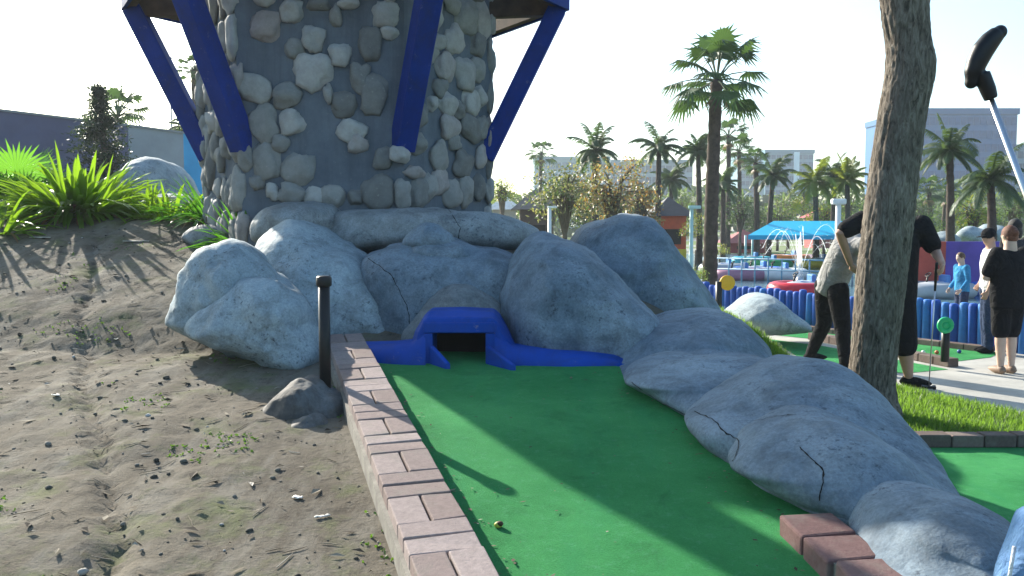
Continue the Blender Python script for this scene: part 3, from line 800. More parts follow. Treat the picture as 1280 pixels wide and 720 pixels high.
# ------------------------------------------------------------------ litter, weeds, grass
def litter():
    m = MB()
    for i in range(600):
        y = random.uniform(2.0, 8.2); x = random.uniform(max(-4.4, -.6*y-.6), left_edge(y)-.24)
        if x < -4.4: continue
        z = hgt(x, y)+dirt_rough(x, y); r = .003+.011*random.random()**4; sd = random.random()*50
        m.ct = random.random()
        m.ball((x, y, z+r*.25), (r*random.uniform(.8, 1.6), r*random.uniform(.8, 1.4), r*.7), Matrix.Rotation(random.random()*6, 3, 'Z'), 6, 4, lambda v: v*(1+.4*noise.noise(v*1.4+Vector((sd, 0, 0)))))
    o = m.build('dirt_crumbs', M_CRUMB, None, True, (0, 0, 0)); stuff(o); tag(o, 'scattered clods and pebbles over the bare dirt slope', 'dirt crumbs')
    m = MB()
    for i in range(650):
        y = random.uniform(2.0, 7.0); x = random.uniform(max(-4.2, -.6*y-.4), left_edge(y)-.24); z = hgt(x, y)+dirt_rough(x, y)+.004
        a = random.random()*6.28; L = .006+.032*random.random()**2.5; w = L*random.uniform(.15, .5); c, s = math.cos(a), math.sin(a); m.ct = random.random()
        t = random.uniform(0, .012)
        m.add([(x-c*L, y-s*L, z), (x+s*w, y-c*w, z+t), (x+c*L, y+s*L, z+.003), (x-s*w, y+c*w, z+t*.5)], [(0, 1, 2, 3)])
    for i in range(260):
        y = random.uniform(2.0, 7.4); x = random.uniform(max(-4.2, -.6*y-.4), left_edge(y)-.26); a = random.gauss(.3, .7); L = random.uniform(.03, .11); m.ct = random.uniform(.5, .97)
        pts = []
        for k in range(5):
            u = (k/4-.5)*L; qx = x+u*math.cos(a)+.004*nz(i, k); qy = y+u*math.sin(a)+.006*nz(i+.5, k); pts.append(Vector((qx, qy, hgt(qx, qy)+dirt_rough(qx, qy)+.004)))
        m.tube(pts, [.0012, .0018, .0018, .0016, .0008], 4, False)
    o = m.build('leaf_litter', M_LITTER, None, False, (0, 0, 0)); stuff(o); tag(o, 'dead leaf scraps and chips strewn on the dirt slope', 'leaf litter')
    m = MB(); n = 0
    for i in range(6000):
        y = random.uniform(2.0, 7.0); x = random.uniform(max(-4.2, -.6*y-.4), left_edge(y)-.22)
        edge = max(0, 1-(left_edge(y)-.22-x)/.18)
        if fbm(x*2.2, y*2.0, 9, 3)+.8*edge*random.random() < .42: continue
        z = hgt(x, y)+dirt_rough(x, y)
        for k in range(3):
            a = random.random()*6.28; el = random.uniform(.1, .9); L = random.uniform(.006, .018)
            d = Vector((math.cos(a)*math.cos(el), math.sin(a)*math.cos(el), math.sin(el)))*L; s = d.orthogonal().normalized()*L*.28; p = Vector((x, y, z))
            m.add([p, p+d*.6+s, p+d, p+d*.6-s], [(0, 1, 2, 3)])
    o = m.build('weeds', M_WEED, None, False, (0, 0, 0)); stuff(o); tag(o, 'tiny green weeds sprouting in patches on the dirt slope', 'weeds')
    m = MB()
    def put(x, y, dens=1):
        z = hgt(x, y)
        for k in range(2):
            a = random.random()*6.28; el = random.uniform(.7, 1.45); L = random.uniform(.03, .075)
            d = Vector((math.cos(a)*math.cos(el), math.sin(a)*math.cos(el), math.sin(el)))*L; s = d.cross(Vector((0, 0, 1))).normalized()*.0045
            p = Vector((x+random.gauss(0, .01), y+random.gauss(0, .01), z-.004)); m.add([p-s, p+s, p+d], [(0, 1, 2)])
    n = 0
    while n < 26000:
        y = random.uniform(5.6, 9.8); x = random.uniform(1.2, 6.5)
        if grass_in(x, y) < .01 or y < 6.2 and hgt(x, y) < -.3: continue
        if y < 6.25 and x > 2.0: continue
        put(x, y); n += 1
    o = m.build('bank_grass', M_GRASS, None, False, (0, 0, 0)); stuff(o); tag(o, 'short sunlit grass on the bank around the tree foot', 'grass')
def tone_mat(name, stops, rough=.9):
    t = NT(name); t.color(t.ramp(t.attr('tone').outputs['Fac'], stops)); return t.fin(rough, .15)
M_CRUMB = tone_mat('crumb', [(0, (.05, .045, .036)), (.7, (.12, .11, .09)), (.97, (.22, .2, .17)), (1, (.45, .43, .4))])
M_LITTER = tone_mat('litter', [(0, (.05, .04, .03)), (.6, (.13, .105, .075)), (.9, (.24, .21, .16)), (1, (.45, .42, .37))])
M_WEED = leaf('weed_leaf', (.055, .12, .02), .4, .35, 8)
litter()
M_SCRAP = plain('paper_scrap', (.62, .60, .55), .8, .15, 20, .1)
def scraps():
    for px, py, L, w, lab in ((372, 625, .017, .010, 'white paper scrap on the dirt near the lower end of the kerb'), (403, 648, .024, .005, 'pale stick fragment on the dirt right of the paper scrap'),
                              (170, 302, .10, .02, 'long pale chip on the dirt below the strap leaf plants'), (50, 298, .09, .03, 'white scrap on the dirt below the biggest leaf clump'), (70, 500, .022, .012, 'small pale flake lying in the middle of the dirt slope')):
        d = ray(px, py); t = 1.5
        while t < 9 and (CAM+d*t).z > hgt(*(CAM+d*t).xy): t += .01
        c = CAM+d*t; c.z = hgt(c.x, c.y)+dirt_rough(c.x, c.y)+.006
        m = MB(); a = random.uniform(-.5, .5); vs = []; n = 6
        for i in range(n+1):
            for j in (-1, 0, 1):
                u = lerp(-1, 1, i/n); ww = w*(1-.5*abs(u)**3)
                vs.append(c+Vector((u*L*math.cos(a)-j*ww*math.sin(a), u*L*math.sin(a)+j*ww*math.cos(a), .005*nz(u*2+px, j, 3)+.002*abs(j))))
        m.add(vs, [(i*3+j, (i+1)*3+j, (i+1)*3+j+1, i*3+j+1) for i in range(n) for j in range(2)])
        o = m.build('litter_scrap', M_SCRAP, None, True); tag(o, lab, 'scrap', 'pale scraps on the dirt')
        sm = o.modifiers.new('thick', 'SOLIDIFY'); sm.thickness = .003
    c = gs(623, 656, .009)
    root = thing('seed_pod', 'small brown and yellow seed pod lying alone on the sunny carpet', 'seed pod', c-Vector((0, 0, .009)))
    m = MB(); m.ball(c, (.0135, .011, .010), Matrix.Rotation(.5, 3, 'Z'), 12, 8); m.build('pod', plain('pod_yellow', (.42, .42, .06), .5, .3, 60), root, True)
    m = MB(); m.ball(c+Vector((.004, -.002, .004)), (.011, .010, .008), None, 12, 8); m.build('pod_cap', plain('pod_brown', (.07, .04, .02), .7, .3, 60), root, True)
scraps()
def carpet_litter():
    m = MB()
    for i in range(420):
        y = random.uniform(2.0, 4.55); u = random.random()
        xl = left_edge(y)+.012; xr = interp([(2.6, .85), (3.3, .72), (3.7, .72), (4.5, .55)], y)
        x = xl+abs(random.gauss(0, .05)) if u < .45 else xr-abs(random.gauss(0, .09)) if u < .75 else random.uniform(xl, xr)
        c = Vector((x, y, SL*y+.006)); L = .003+.010*random.random()**3; a = random.random()*6.28; d = Vector((math.cos(a), math.sin(a), random.uniform(-.1, .3)))*L; e = Vector((-math.sin(a), math.cos(a), 0))*L*random.uniform(.3, .7)
        m.ct = random.random(); m.add([c-d, c-e, c+d, c+e], [(0, 1, 2, 3)])
    o = m.build('carpet_litter', M_LITTER, None, False, (0, 0, 0)); stuff(o); tag(o, 'tiny leaf bits and grit along the edges of the carpet', 'grit')
carpet_litter()

# ------------------------------------------------------------------ paths, greens and kerbs beyond the bank
def flat(name, pts, z, mat): 
    m = MB(); m.sheet([Vector((x, y, z)) for x, y in pts]); return struct(m.build(name, mat, None, False, (0, 0, 0)))
flat('walkway', [(1.2, 6.9), (12, 6.4), (30, 6.4), (30, 17), (1.2, 17)], ZW, M_CONC)
flat('lower_green', [(1.7, 2.2), (9, 2.2), (9, 6.17), (1.7, 6.17)], ZW, M_CARPET)
def g2(px, py): v = gz(px, py, ZW); return (v.x, v.y)
flat('far_green', [g2(*p) for p in ((930, 401), (1250, 441), (1238, 447), (1195, 452), (1100, 442), (1025, 425), (900, 412))], ZW+.004, M_CARPET)
flat('middle_green', [g2(*p) for p in ((960, 424), (1030, 433), (1185, 462), (1130, 467), (1060, 460), (1000, 448))], ZW+.004, M_CARPET)
def kerb_run(pa, pb, w, h, L, label, mat):
    a = Vector((*pa, ZW)); b = Vector((*pb, ZW)); d = (b-a); n = max(1, int(d.length/L)); d.normalize(); s = Vector((-d.y, d.x, 0))
    m = MB(); st = (b-a).length/n
    for i in range(n):
        m.ct = random.random(); p = a+d*(st*i+.004); q = a+d*(st*(i+1)-.004); hh = h+random.uniform(-.004, .004)
        m.hexa([p-s*w/2, q-s*w/2, q+s*w/2, p+s*w/2]+[v+Vector((0, 0, hh)) for v in (p-s*w/2, q-s*w/2, q+s*w/2, p+s*w/2)])
    return tag(bevel(m.build('brick_kerb', mat, None), .006, 1), label, 'kerb', 'brick kerbs beyond the boulders')
kerb_run((2.1, 6.23), (9, 6.23), .13, .085, .22, 'dark brick kerb between the grassy bank and the lower green', M_KERB_BRICK)
kerb_run(g2(1015, 424), g2(1192, 459), .14, .09, .22, 'grey brick kerb ending at the post with the green ring', M_KERB_BRICK)
kerb_run(g2(880, 398), g2(1240, 441), .12, .07, .3, 'low dark kerb along the foot of the blue log fence', M_KERB_BRICK)

# ------------------------------------------------------------------ blue log fence
def build_fence():
    a = Vector((*g2(840, 391), ZW)); b = Vector((*g2(1236, 438.5), ZW)); a = a+Vector((0, .18, 0)); b = b+Vector((0, .18, 0))
    root = thing('log_fence', 'low fence of upright blue painted logs behind the far green', 'fence', (a+b)/2)
    mats = [m_blue('log_blue', (.025, .10, .42)), m_blue('log_light_blue', (.05, .20, .55))]
    protos = []
    for k in range(2):
        m = MB(); m.tube([(0, 0, -.02), (0, 0, .50), (0, 0, .535), (0, 0, .545)], [.058, .058, .05, .03], 14); protos.append((m, mats[k]))
    d = (b-a); n = min(98, int(d.length/.125)); me = {}
    b2 = b+d.normalized()*2.0; tot = (b2-a).length; n = min(98, int(tot/.123)); step = tot/n
    first = {}
    for i in range(n+1):
        k = 1 if (i/n > .62 and i % 2) or i % 7 == 3 else 0
        p = a+d.normalized()*step*i
        if k not in first:
            o = protos[k][0].build('picket', mats[k], root, True); first[k] = o
        else:
            o = first[k].copy(); COL.objects.link(o); o.parent = root
        o.matrix_parent_inverse = abs_m(root).inverted(); o.location = p; o.scale = (random.uniform(.95, 1.06), random.uniform(.95, 1.06), random.uniform(.94, 1.05)); o.rotation_euler = (random.uniform(-.02, .02), random.uniform(-.02, .02), random.random()*3)
    r = MB(); dn = d.normalized(); sd = Vector((-dn.y, dn.x, 0)); r.beam(a+sd*.085+Vector((0, 0, .35)), b2+sd*.085+Vector((0, 0, .35)), .05, .08); r.build('rail', mats[0], root)
build_fence()

def ring_post(px, py, ptop, z, label, c, rpx, filled, kerb=False):
    b = gz(px, py, z); D = b.y; top = at(px, ptop, D)
    root = thing('hole_marker', label, 'hole marker', b, 'hole marker posts')
    m = MB(); m.tube([b, Vector((b.x, b.y, top.z))], .042 if not filled else .05, 14); m.build('post_shaft', M_BLACK, root, True)
    mt = plain('marker_'+label.split()[0], c, .4, .08, 8, .05); r = rpx/F*D
    m = MB()
    if filled:
        cc = Vector((b.x+r*1.05, b.y-.02, top.z-r*.15)); m.tube([cc+Vector((0, -.02, 0)), cc+Vector((0, -.018, 0)), cc+Vector((0, .018, 0)), cc+Vector((0, .02, 0))], [r*.95, r, r, r*.95], 28)
        m.build('marker_disc', mt, root, True)
    else:
        cc = Vector((b.x-.02, b.y-.03, top.z+r*.25)); pts = []; 
        for i in range(25):
            a = 2*math.pi*i/24; pts.append(cc+Vector((math.cos(a)*r, 0, math.sin(a)*r)))
        m.tube(pts, r*.42, 10, False)
        m.tube([cc+Vector((0, -.012, 0)), cc+Vector((0, .012, 0))], [r*.9, r*.9], 20); m.build('marker_ring', mt, root, True)
ring_post(1181, 452, 408, ZW+.08, 'green ring marker on a black post by the brick kerb end', (.02, .42, .16), 7.5, False)
ring_post(898, 404, 352, ZW, 'yellow disc marker on a black post before the blue log fence', (.72, .38, .02), 9.5, True)
for px, py, c, nm in ((1154, 441, (.7, .7, .65), 'pale golf ball on the far green, nearest the man'), (1171, 441, (.5, .12, .05), 'reddish golf ball on the far green, middle of three'), (1199, 440, (.05, .08, .3), 'dark golf ball on the far green, right of the ring post')):
    c0 = gz(px, py, ZW+.02); m = MB(); m.ball(c0+Vector((0, 0, .006)), .024, None, 14, 10)
    tag(m.build('golf_ball', plain('ball_'+nm.split()[0], c, .3, .05, 20), None, True), nm, 'golf ball', 'golf balls on the far green')

# ------------------------------------------------------------------ people
def frame(d, hint=Vector((0, 0, 1))):
    d = d.normalized(); x = d.cross(hint)
    if x.length < 1e-3: x = Vector((1, 0, 0))
    x.normalize(); return x, d
def limb(m, pts, rs, flat=1.0, side=None):
    """rounded tapering limb through pts"""
    P = []; RR = []
    for i in range(len(pts)-1):
        for k in range(5):
            t = k/5; P.append(Vector(pts[i]).lerp(Vector(pts[i+1]), t)); RR.append(lerp(rs[i], rs[i+1], t))
    P.append(Vector(pts[-1])); RR.append(rs[-1])
    m.tube(P, RR, 14, True, flat, side)
    m.ball(pts[0], rs[0]*.98, None, 12, 8); m.ball(pts[-1], rs[-1]*.98, None, 12, 8)
def hand(m, wr, d, palm_n, s, curl=.6):
    d = d.normalized(); side = d.cross(palm_n).normalized(); n = side.cross(d).normalized()
    M = Matrix((side, d, n)).transposed()
    m.ball(wr+d*.05*s, (.040*s, .052*s, .017*s), M, 12, 8)
    for i, (o, L) in enumerate(((-.030, .066), (-.010, .076), (.010, .072), (.030, .058))):
        p = wr+d*.088*s+side*o*s; q = p+(d*math.cos(curl)+n*math.sin(curl))*L*.5*s; r_ = q+(d*math.cos(curl*2.2)+n*math.sin(curl*2.2))*L*.5*s
        limb(m, [p, q, r_], [.0095*s, .009*s, .0075*s])
    p = wr+d*.03*s-side*.034*s; q = p+(d*.75-side*.5+n*.35).normalized()*.035*s; r_ = q+(d*.9-side*.1+n*.4).normalized()*.03*s
    limb(m, [p, q, r_], [.012*s, .011*s, .009*s])
def remesh(o, vox, it=6, fac=.5):
    r = o.modifiers.new('remesh', 'REMESH'); r.mode = 'VOXEL'; r.voxel_size = vox; r.use_smooth_shade = True
    s = o.modifiers.new('smooth', 'SMOOTH'); s.factor = fac; s.iterations = it
    return o
def skin(name, c): 
    t = NT(name); t.color(t.ramp(t.noise(9, 4), [(.3, tuple(x*.85 for x in c)), (.7, c)])); t.b.inputs['Subsurface Weight'].default_value = .06
    t.b.inputs['Subsurface Radius'].default_value = (.02, .008, .004); return t.fin(.55, .3)
SKIN = skin('skin', (.46, .27, .19)); SKIN_PALE = skin('fair_skin', (.58, .40, .31))
def cloth(name, c, var=.25): 
    t = NT(name); t.color(t.ramp(t.noise(7, 5), [(.3, tuple(x*(1-var) for x in c)), (.7, tuple(x*(1+var) for x in c))]))
    n = t.bump(t.noise(8, 5, .55, dist=1.2), .9, .05); t.bump(t.noise(180, 2), .25, .002, n); return t.fin(.9, .12)
C_BLACK = cloth('black_cotton', (.012, .012, .014)); C_GREY = cloth('heather_grey_knit', (.27, .265, .26)); C_WHITE = cloth('white_cotton', (.72, .72, .72), .06)
C_BLUE = cloth('blue_cotton', (.04, .22, .42)); C_DENIM = cloth('dark_denim', (.03, .045, .09)); C_SHOE = cloth('black_canvas', (.015, .015, .016))
def hairm(n, c): return plain(n, c, .55, .4, 40, .6, .01)
def person(label, J, H, face, skinm, top, bottom, hairc, sleeve=.5, legcut=1.0, bulk=1.0, hairstyle='short', cap=False, shoe=C_SHOE, topdrop=.02, vox=.011, group=None, grip=None, skirt=False):
    """J: joints in world space; face: unit vector the head looks along"""
    s = H/1.75; g = lambda k: Vector(J[k]); up = (g('head')-g('neck')).normalized(); face = (face-up*face.dot(up)).normalized(); sx = face.cross(up).normalized()
    base = (g('anL')+g('anR'))/2; base.z = min(g('anL').z, g('anR').z)-.07*s
    root = thing('person', label, 'person', base, group)
    m = MB(); hs = H/7.5; hc = g('head'); MH = Matrix((sx, face, up)).transposed()
    m.ball(hc+up*.04*hs-face*.04*hs, (.34*hs, .41*hs, .46*hs), MH, 20, 14)
    m.ball(hc-up*.20*hs+face*.09*hs, (.26*hs, .29*hs, .30*hs), MH, 16, 10)
    m.ball(hc-up*.07*hs+face*.40*hs, (.055*hs, .10*hs, .10*hs), MH, 10, 8)
    for q in (-1, 1):
        m.ball(hc-up*.02*hs+sx*q*.335*hs-face*.02*hs, (.04*hs, .09*hs, .13*hs), MH, 10, 8)
        m.ball(hc+up*.06*hs+sx*q*.14*hs+face*.335*hs, (.08*hs, .04*hs, .035*hs), MH, 10, 6)
    m.ball(hc-up*.26*hs+face*.355*hs, (.12*hs, .04*hs, .035*hs), MH, 10, 6)
    limb(m, [hc-up*.25*hs-face*.06*hs, g('neck'), g('chest')], [.062*s*bulk**.5, .068*s*bulk**.5, .09*s])
    tor = (g('shR')-g('shL')).normalized()
    def torso(mm, k, drop=0.0, flat_=.66):
        nk, ch, pe = g('neck'), g('chest'), g('pelvis'); ax = (ch-pe).normalized()
        pts = [nk-(nk-ch)*.08, nk.lerp(ch, .4), ch, ch.lerp(pe, .5), pe+ax*.04*s, pe-ax*(.09*s+drop)]
        rr = [.075, .155, .182*bulk, .165*bulk**1.4, .178*bulk, .165*bulk]
        P = []; RR = []
        for i in range(5):
            for t in (0, .33, .66): P.append(pts[i].lerp(pts[i+1], t)); RR.append(lerp(rr[i], rr[i+1], t)*s*k)
        P.append(pts[-1]); RR.append(rr[-1]*s*k)
        mm.tube(P, RR, 20, True, flat_+.1*(bulk-1), tor)
    torso(m, 1.0)
    for q in 'LR':
        limb(m, [g('sh'+q), g('el'+q), g('wr'+q)], [.052*s*bulk, .040*s*bulk**.7, .027*s])
        limb(m, [g('chest').lerp(g('sh'+q), .4), g('sh'+q)], [.075*s*bulk, .058*s*bulk])
        fd = (g('wr'+q)-g('el'+q)); hn = J.get('palm'+q, Vector((0, 0, -1))); hd = J.get('hd'+q, fd); hand(m, g('wr'+q), Vector(hd), Vector(hn), s, J.get('curl'+q, .6))
        limb(m, [g('hip'+q), g('kn'+q), g('kn'+q).lerp(g('an'+q), .3), g('an'+q)], [.085*s*bulk, .056*s*bulk**.6, .058*s*bulk**.6, .036*s])
    remesh(m.build('body', skinm, root, True), vox*s, 5)
    # shirt
    m = MB(); torso(m, 1.1, topdrop*s, .70)
    for q in 'LR':
        sh, el, wr = g('sh'+q), g('el'+q), g('wr'+q); limb(m, [g('chest').lerp(sh, .3), sh], [.09*s*bulk, .075*s*bulk])
        if sleeve <= 1: limb(m, [sh, sh.lerp(el, sleeve)], [.074*s*bulk, .066*s*bulk])
        else: limb(m, [sh, el, el.lerp(wr, min(1, sleeve-1))], [.074*s*bulk, .056*s*bulk, .043*s])
    remesh(m.build('shirt', top, root, True), vox*s*1.1, 5)
    m = MB(); pe = g('pelvis'); ax = (g('chest')-pe).normalized()
    m.tube([pe+ax*.10*s, pe+ax*.02*s, pe-ax*.10*s], [.168*s*bulk, .185*s*bulk, .172*s*bulk], 20, True, .72, tor)
    m.ball(pe-ax*.05*s, (.15*s*bulk, .13*s*bulk, .12*s), None, 16, 10)
    if skirt:
        kn = (g('knL')+g('knR'))/2; m.tube([pe, pe.lerp(kn, .5), pe.lerp(kn, legcut)], [.175*s*bulk, .185*s*bulk, .165*s*bulk], 20, True, .75, tor)
    else:
        for q in 'LR':
            hp, kn, an = g('hip'+q), g('kn'+q), g('an'+q)
            if legcut <= 1: limb(m, [hp, hp.lerp(kn, legcut)], [.105*s*bulk, .088*s*bulk])
            else: limb(m, [hp, kn, kn.lerp(an, legcut-1)], [.105*s*bulk, .078*s*bulk**.8, .062*s])
    remesh(m.build('skirt' if skirt else 'trousers', bottom, root, True), vox*s*1.1, 5)
    # hair
    m = MB()
    m.ball(hc+up*.10*hs-face*.09*hs, (.375*hs, .42*hs, .43*hs), MH, 20, 14)
    if hairstyle == 'long': m.ball(hc-up*.25*hs-face*.22*hs, (.33*hs, .22*hs, .5*hs), MH, 16, 10)
    if hairstyle == 'bun': m.ball(hc+up*.05*hs-face*.42*hs, (.2*hs, .18*hs, .2*hs), MH, 12, 8); m.ball(hc-up*.1*hs-face*.2*hs, (.33*hs, .25*hs, .3*hs), MH, 12, 8)
    o = m.build('hair', hairc, root, True); 
    for v in o.data.vertices: v.co += v.co.normalized()*0
    if cap:
        m = MB(); m.ball(hc+up*.17*hs-face*.04*hs, (.40*hs, .45*hs, .42*hs), MH, 20, 14)
        m.ball(hc+up*.16*hs+face*.50*hs, (.28*hs, .30*hs, .035*hs), MH, 16, 6); m.build('cap', C_BLACK, root, True)
    for q in 'LR':
        an = g('an'+q); f = Vector(J.get('toe'+q, face)); f.z = 0; f.normalize(); sd_ = f.cross(Vector((0, 0, 1))); M = Matrix((sd_, f, Vector((0, 0, 1)))).transposed()
        m = MB(); gnd = an.z-.075*s
        m.ball(Vector((an.x, an.y, gnd+.045*s))+f*.055*s, (.046*s, .135*s, .048*s), M, 16, 10, lambda v: Vector((v.x*(1-.15*v.y), v.y, max(-.85, v.z*(1-.35*max(0, v.y))))))
        m.ball(Vector((an.x, an.y, gnd+.05*s))-f*.01*s, (.043*s, .06*s, .055*s), M, 14, 8, lambda v: Vector((v.x, v.y, max(-.85, v.z))))
        m.build('shoe', shoe, root, True)
    return root
def stand(x, y, z, H, yaw, lean=0.0, stance=.10, arms='down'):
    """yaw 0 looks along +y (away); positive turns to the left"""
    s = H/1.75; f = Vector((-math.sin(yaw), math.cos(yaw), 0)); r = Vector((math.cos(yaw), math.sin(yaw), 0)); o = Vector((x, y, z)); U = Vector((0, 0, 1))
    pe = o+U*.93*s; tilt = (U*math.cos(lean)+f*math.sin(lean))
    J = dict(pelvis=pe, chest=pe+tilt*.33*s, neck=pe+tilt*.56*s, head=pe+tilt*.70*s+f*.03*s)
    for q, g in (('L', -1), ('R', 1)):
        sh = pe+tilt*.49*s+r*g*.185*s; J['sh'+q] = sh
        J['el'+q] = sh-U*.29*s+r*g*.05*s-f*.02*s; J['wr'+q] = sh-U*.53*s+r*g*.05*s+f*.07*s
        J['hip'+q] = pe-U*.04*s+r*g*.09*s; J['kn'+q] = o+U*.49*s+r*g*stance*1.0*s+f*.02*s; J['an'+q] = o+U*.075*s+r*g*stance*s; J['palm'+q] = -r*g
    J['f'] = f; J['r'] = r; return J

def putter_mesh(grip_a, tip, head_dir, root, hl=.115, shaft_r=.0052, grip=.26):
    """grip end, lower end of the shaft, direction the head points in"""
    a = Vector(grip_a); b = Vector(tip); d = (b-a).normalized(); L = (b-a).length
    m = MB(); m.tube([a+d*grip*.95, b], [shaft_r*1.15, shaft_r*.9], 12); m.build('shaft', M_STEEL, root, True)
    m = MB(); m.tube([a, a+d*.01, a+d*grip*.6, a+d*grip], [.010, .0135, .0125, .0095], 14); m.build('grip', M_BLACK, root, True)
    hd = Vector(head_dir); hd = (hd-d*hd.dot(d)).normalized(); n = d.cross(hd)
    return a, b, d, hd, n

# the man in black behind the trunk
mx, my = 3.66, 8.55; mz = ZW
J = stand(mx, my, mz, 1.86, rad(28), .10, .13)
f, r = J['f'], J['r']
J['elL'] = at(1050, 291, 8.45); J['shL'] = at(1078, 276, 8.5); J['wrL'] = at(1063, 330, 8.6); J['hdL'] = Vector((.6, 0, -.7))
J['shR'] = at(1152, 281, 8.55); J['elR'] = at(1170, 316, 8.5); J['wrR'] = at(1178, 330, 8.12); J['hdR'] = Vector((-.3, -.5, -.8)); J['palmR'] = Vector((-1, 0, 0)); J['curlR'] = 1.1
J['neck'] = at(1116, 262, 8.5); J['head'] = at(1104, 243, 8.6); J['chest'] = at(1114, 305, 8.55); J['pelvis'] = at(1112, 372, 8.55)
J['hipR'] = at(1126, 380, 8.5); J['knR'] = at(1131, 432, 8.48); J['anR'] = at(1136, 477, 8.5); J['hipL'] = at(1098, 380, 8.6); J['knL'] = at(1092, 432, 8.65); J['anL'] = at(1088, 472, 8.75)
J['anR'].z = ZW+.08; J['anL'].z = ZW+.08; J['toeR'] = Vector((.75, -.5, 0)); J['toeL'] = Vector((-.5, .8, 0))
person('stocky man in black T-shirt and shorts behind the tree trunk leaning on a putter', J, 1.86, Vector((-.6, .8, -.3)), SKIN, C_BLACK, C_BLACK, hairm('dark_hair', (.02, .014, .01)), .72, 1.0, 1.22, topdrop=.10)
pr = thing('putter', 'upright putter with a black head under the hand of the man in black', 'putter', gz(1162, 487, ZW), 'putters')
ga = at(1171, 328, 8.05); tb = gz(1161, 484, ZW+.03)
a, b, d, hd, n = putter_mesh(ga, tb, Vector((1, -.3, 0)), pr)
m = MB(); M = Matrix((hd, n, -d)).transposed(); m.box(b+hd*.0, (.115, .03, .024), M); m.box(b+hd*.045, (.03, .05, .03), M); m.box(b-hd*.05, (.025, .045, .03), M); bevel(m.build('putter_head', M_BLACK, pr), .006)

# the stooping woman left of the trunk
J = stand(3.45, 9.75, ZW, 1.66, rad(-80), 1.05, .1)
J['pelvis'] = at(1040, 352, 9.75); J['chest'] = at(1058, 312, 9.6); J['neck'] = at(1088, 292, 9.5); J['head'] = at(1103, 290, 9.45)
J['shR'] = at(1082, 306, 9.32); J['shL'] = at(1078, 292, 9.75); J['elR'] = at(1092, 338, 9.25); J['wrR'] = at(1102, 365, 9.15); J['elL'] = at(1092, 330, 9.85); J['wrL'] = at(1104, 360, 9.7)
J['hipL'] = at(1032, 362, 9.9); J['hipR'] = at(1047, 362, 9.6); J['knL'] = at(1030, 405, 9.95); J['anL'] = at(1013, 438, 10.1); J['knR'] = at(1053, 408, 9.55); J['anR'] = at(1056, 452, 9.45)
J['anL'].z = ZW+.08; J['anR'].z = ZW+.08; J['toeL'] = Vector((.9, -.2, 0)); J['toeR'] = Vector((.9, -.3, 0))
person('stooping woman in grey knit top and black trousers left of the tree trunk', J, 1.66, Vector((.8, -.1, -.8)), SKIN, C_GREY, C_BLACK, hairm('brown_hair', (.05, .03, .018)), 1.7, 1.97, 1.2, 'short', topdrop=.03)

# group on the right
wx = gz(1257, 467, ZW)
J = stand(wx.x, wx.y, ZW, 1.50, rad(14), 0, .075)
for q, g in (('L', -1), ('R', 1)):
    J['el'+q] = J['sh'+q]+Vector((g*.09, .03, -.24)); J['wr'+q] = J['pelvis']+J['f']*.17+J['r']*g*.03+Vector((0, 0, .17)); J['palm'+q] = -J['f']
person('woman with reddish pinned up hair in black top and long black shorts seen from behind', J, 1.50, Vector((-.25, .95, 0)), SKIN_PALE, C_BLACK, C_BLACK, hairm('auburn_hair', (.14, .05, .025)), .75, .95, 1.18, 'bun', shoe=plain('tan_flats', (.25, .17, .12), .6), topdrop=.06)
wx = gz(1239, 441, ZW)
J = stand(wx.x-.05, wx.y, ZW, 1.46, rad(75), 0, .07)
J['wrR'] = J['elR']+Vector((-.12, -.05, -.14))
J['toeL'] = J['toeR'] = Vector((-1, -.15, 0))
person('youth in white T-shirt and black cap facing left by the blue fence', J, 1.46, Vector((-.95, -.2, 0)), SKIN, C_WHITE, C_DENIM, hairm('black_hair', (.012, .01, .009)), .55, 1.97, .95, cap=True)
J = stand(6.42, 11.75, ZW, 1.58, rad(20), 0, .075)
person('dark haired person in dark clothes mostly hidden behind the woman with reddish hair', J, 1.58, Vector((-.5, .8, 0)), SKIN, cloth('charcoal_cotton', (.03, .03, .035)), C_DENIM, hairm('long_black_hair', (.012, .01, .01)), .6, 1.97, 1.0, 'long')
kx = at(1203, 350, 12.9)
J = stand(kx.x, 12.9, ZW, 1.12, rad(95), .05, .08)
J['wrR'] = J['elR']+Vector((-.10, -.02, -.12)); J['wrL'] = J['elL']+Vector((-.10, 0, -.12))
person('brown haired child in bright blue long sleeved shirt behind the log fence', J, 1.12, Vector((-.95, -.25, -.1)), SKIN_PALE, C_BLUE, C_DENIM, hairm('light_brown_hair', (.12, .07, .04)), 1.85, 1.97, 1.02)

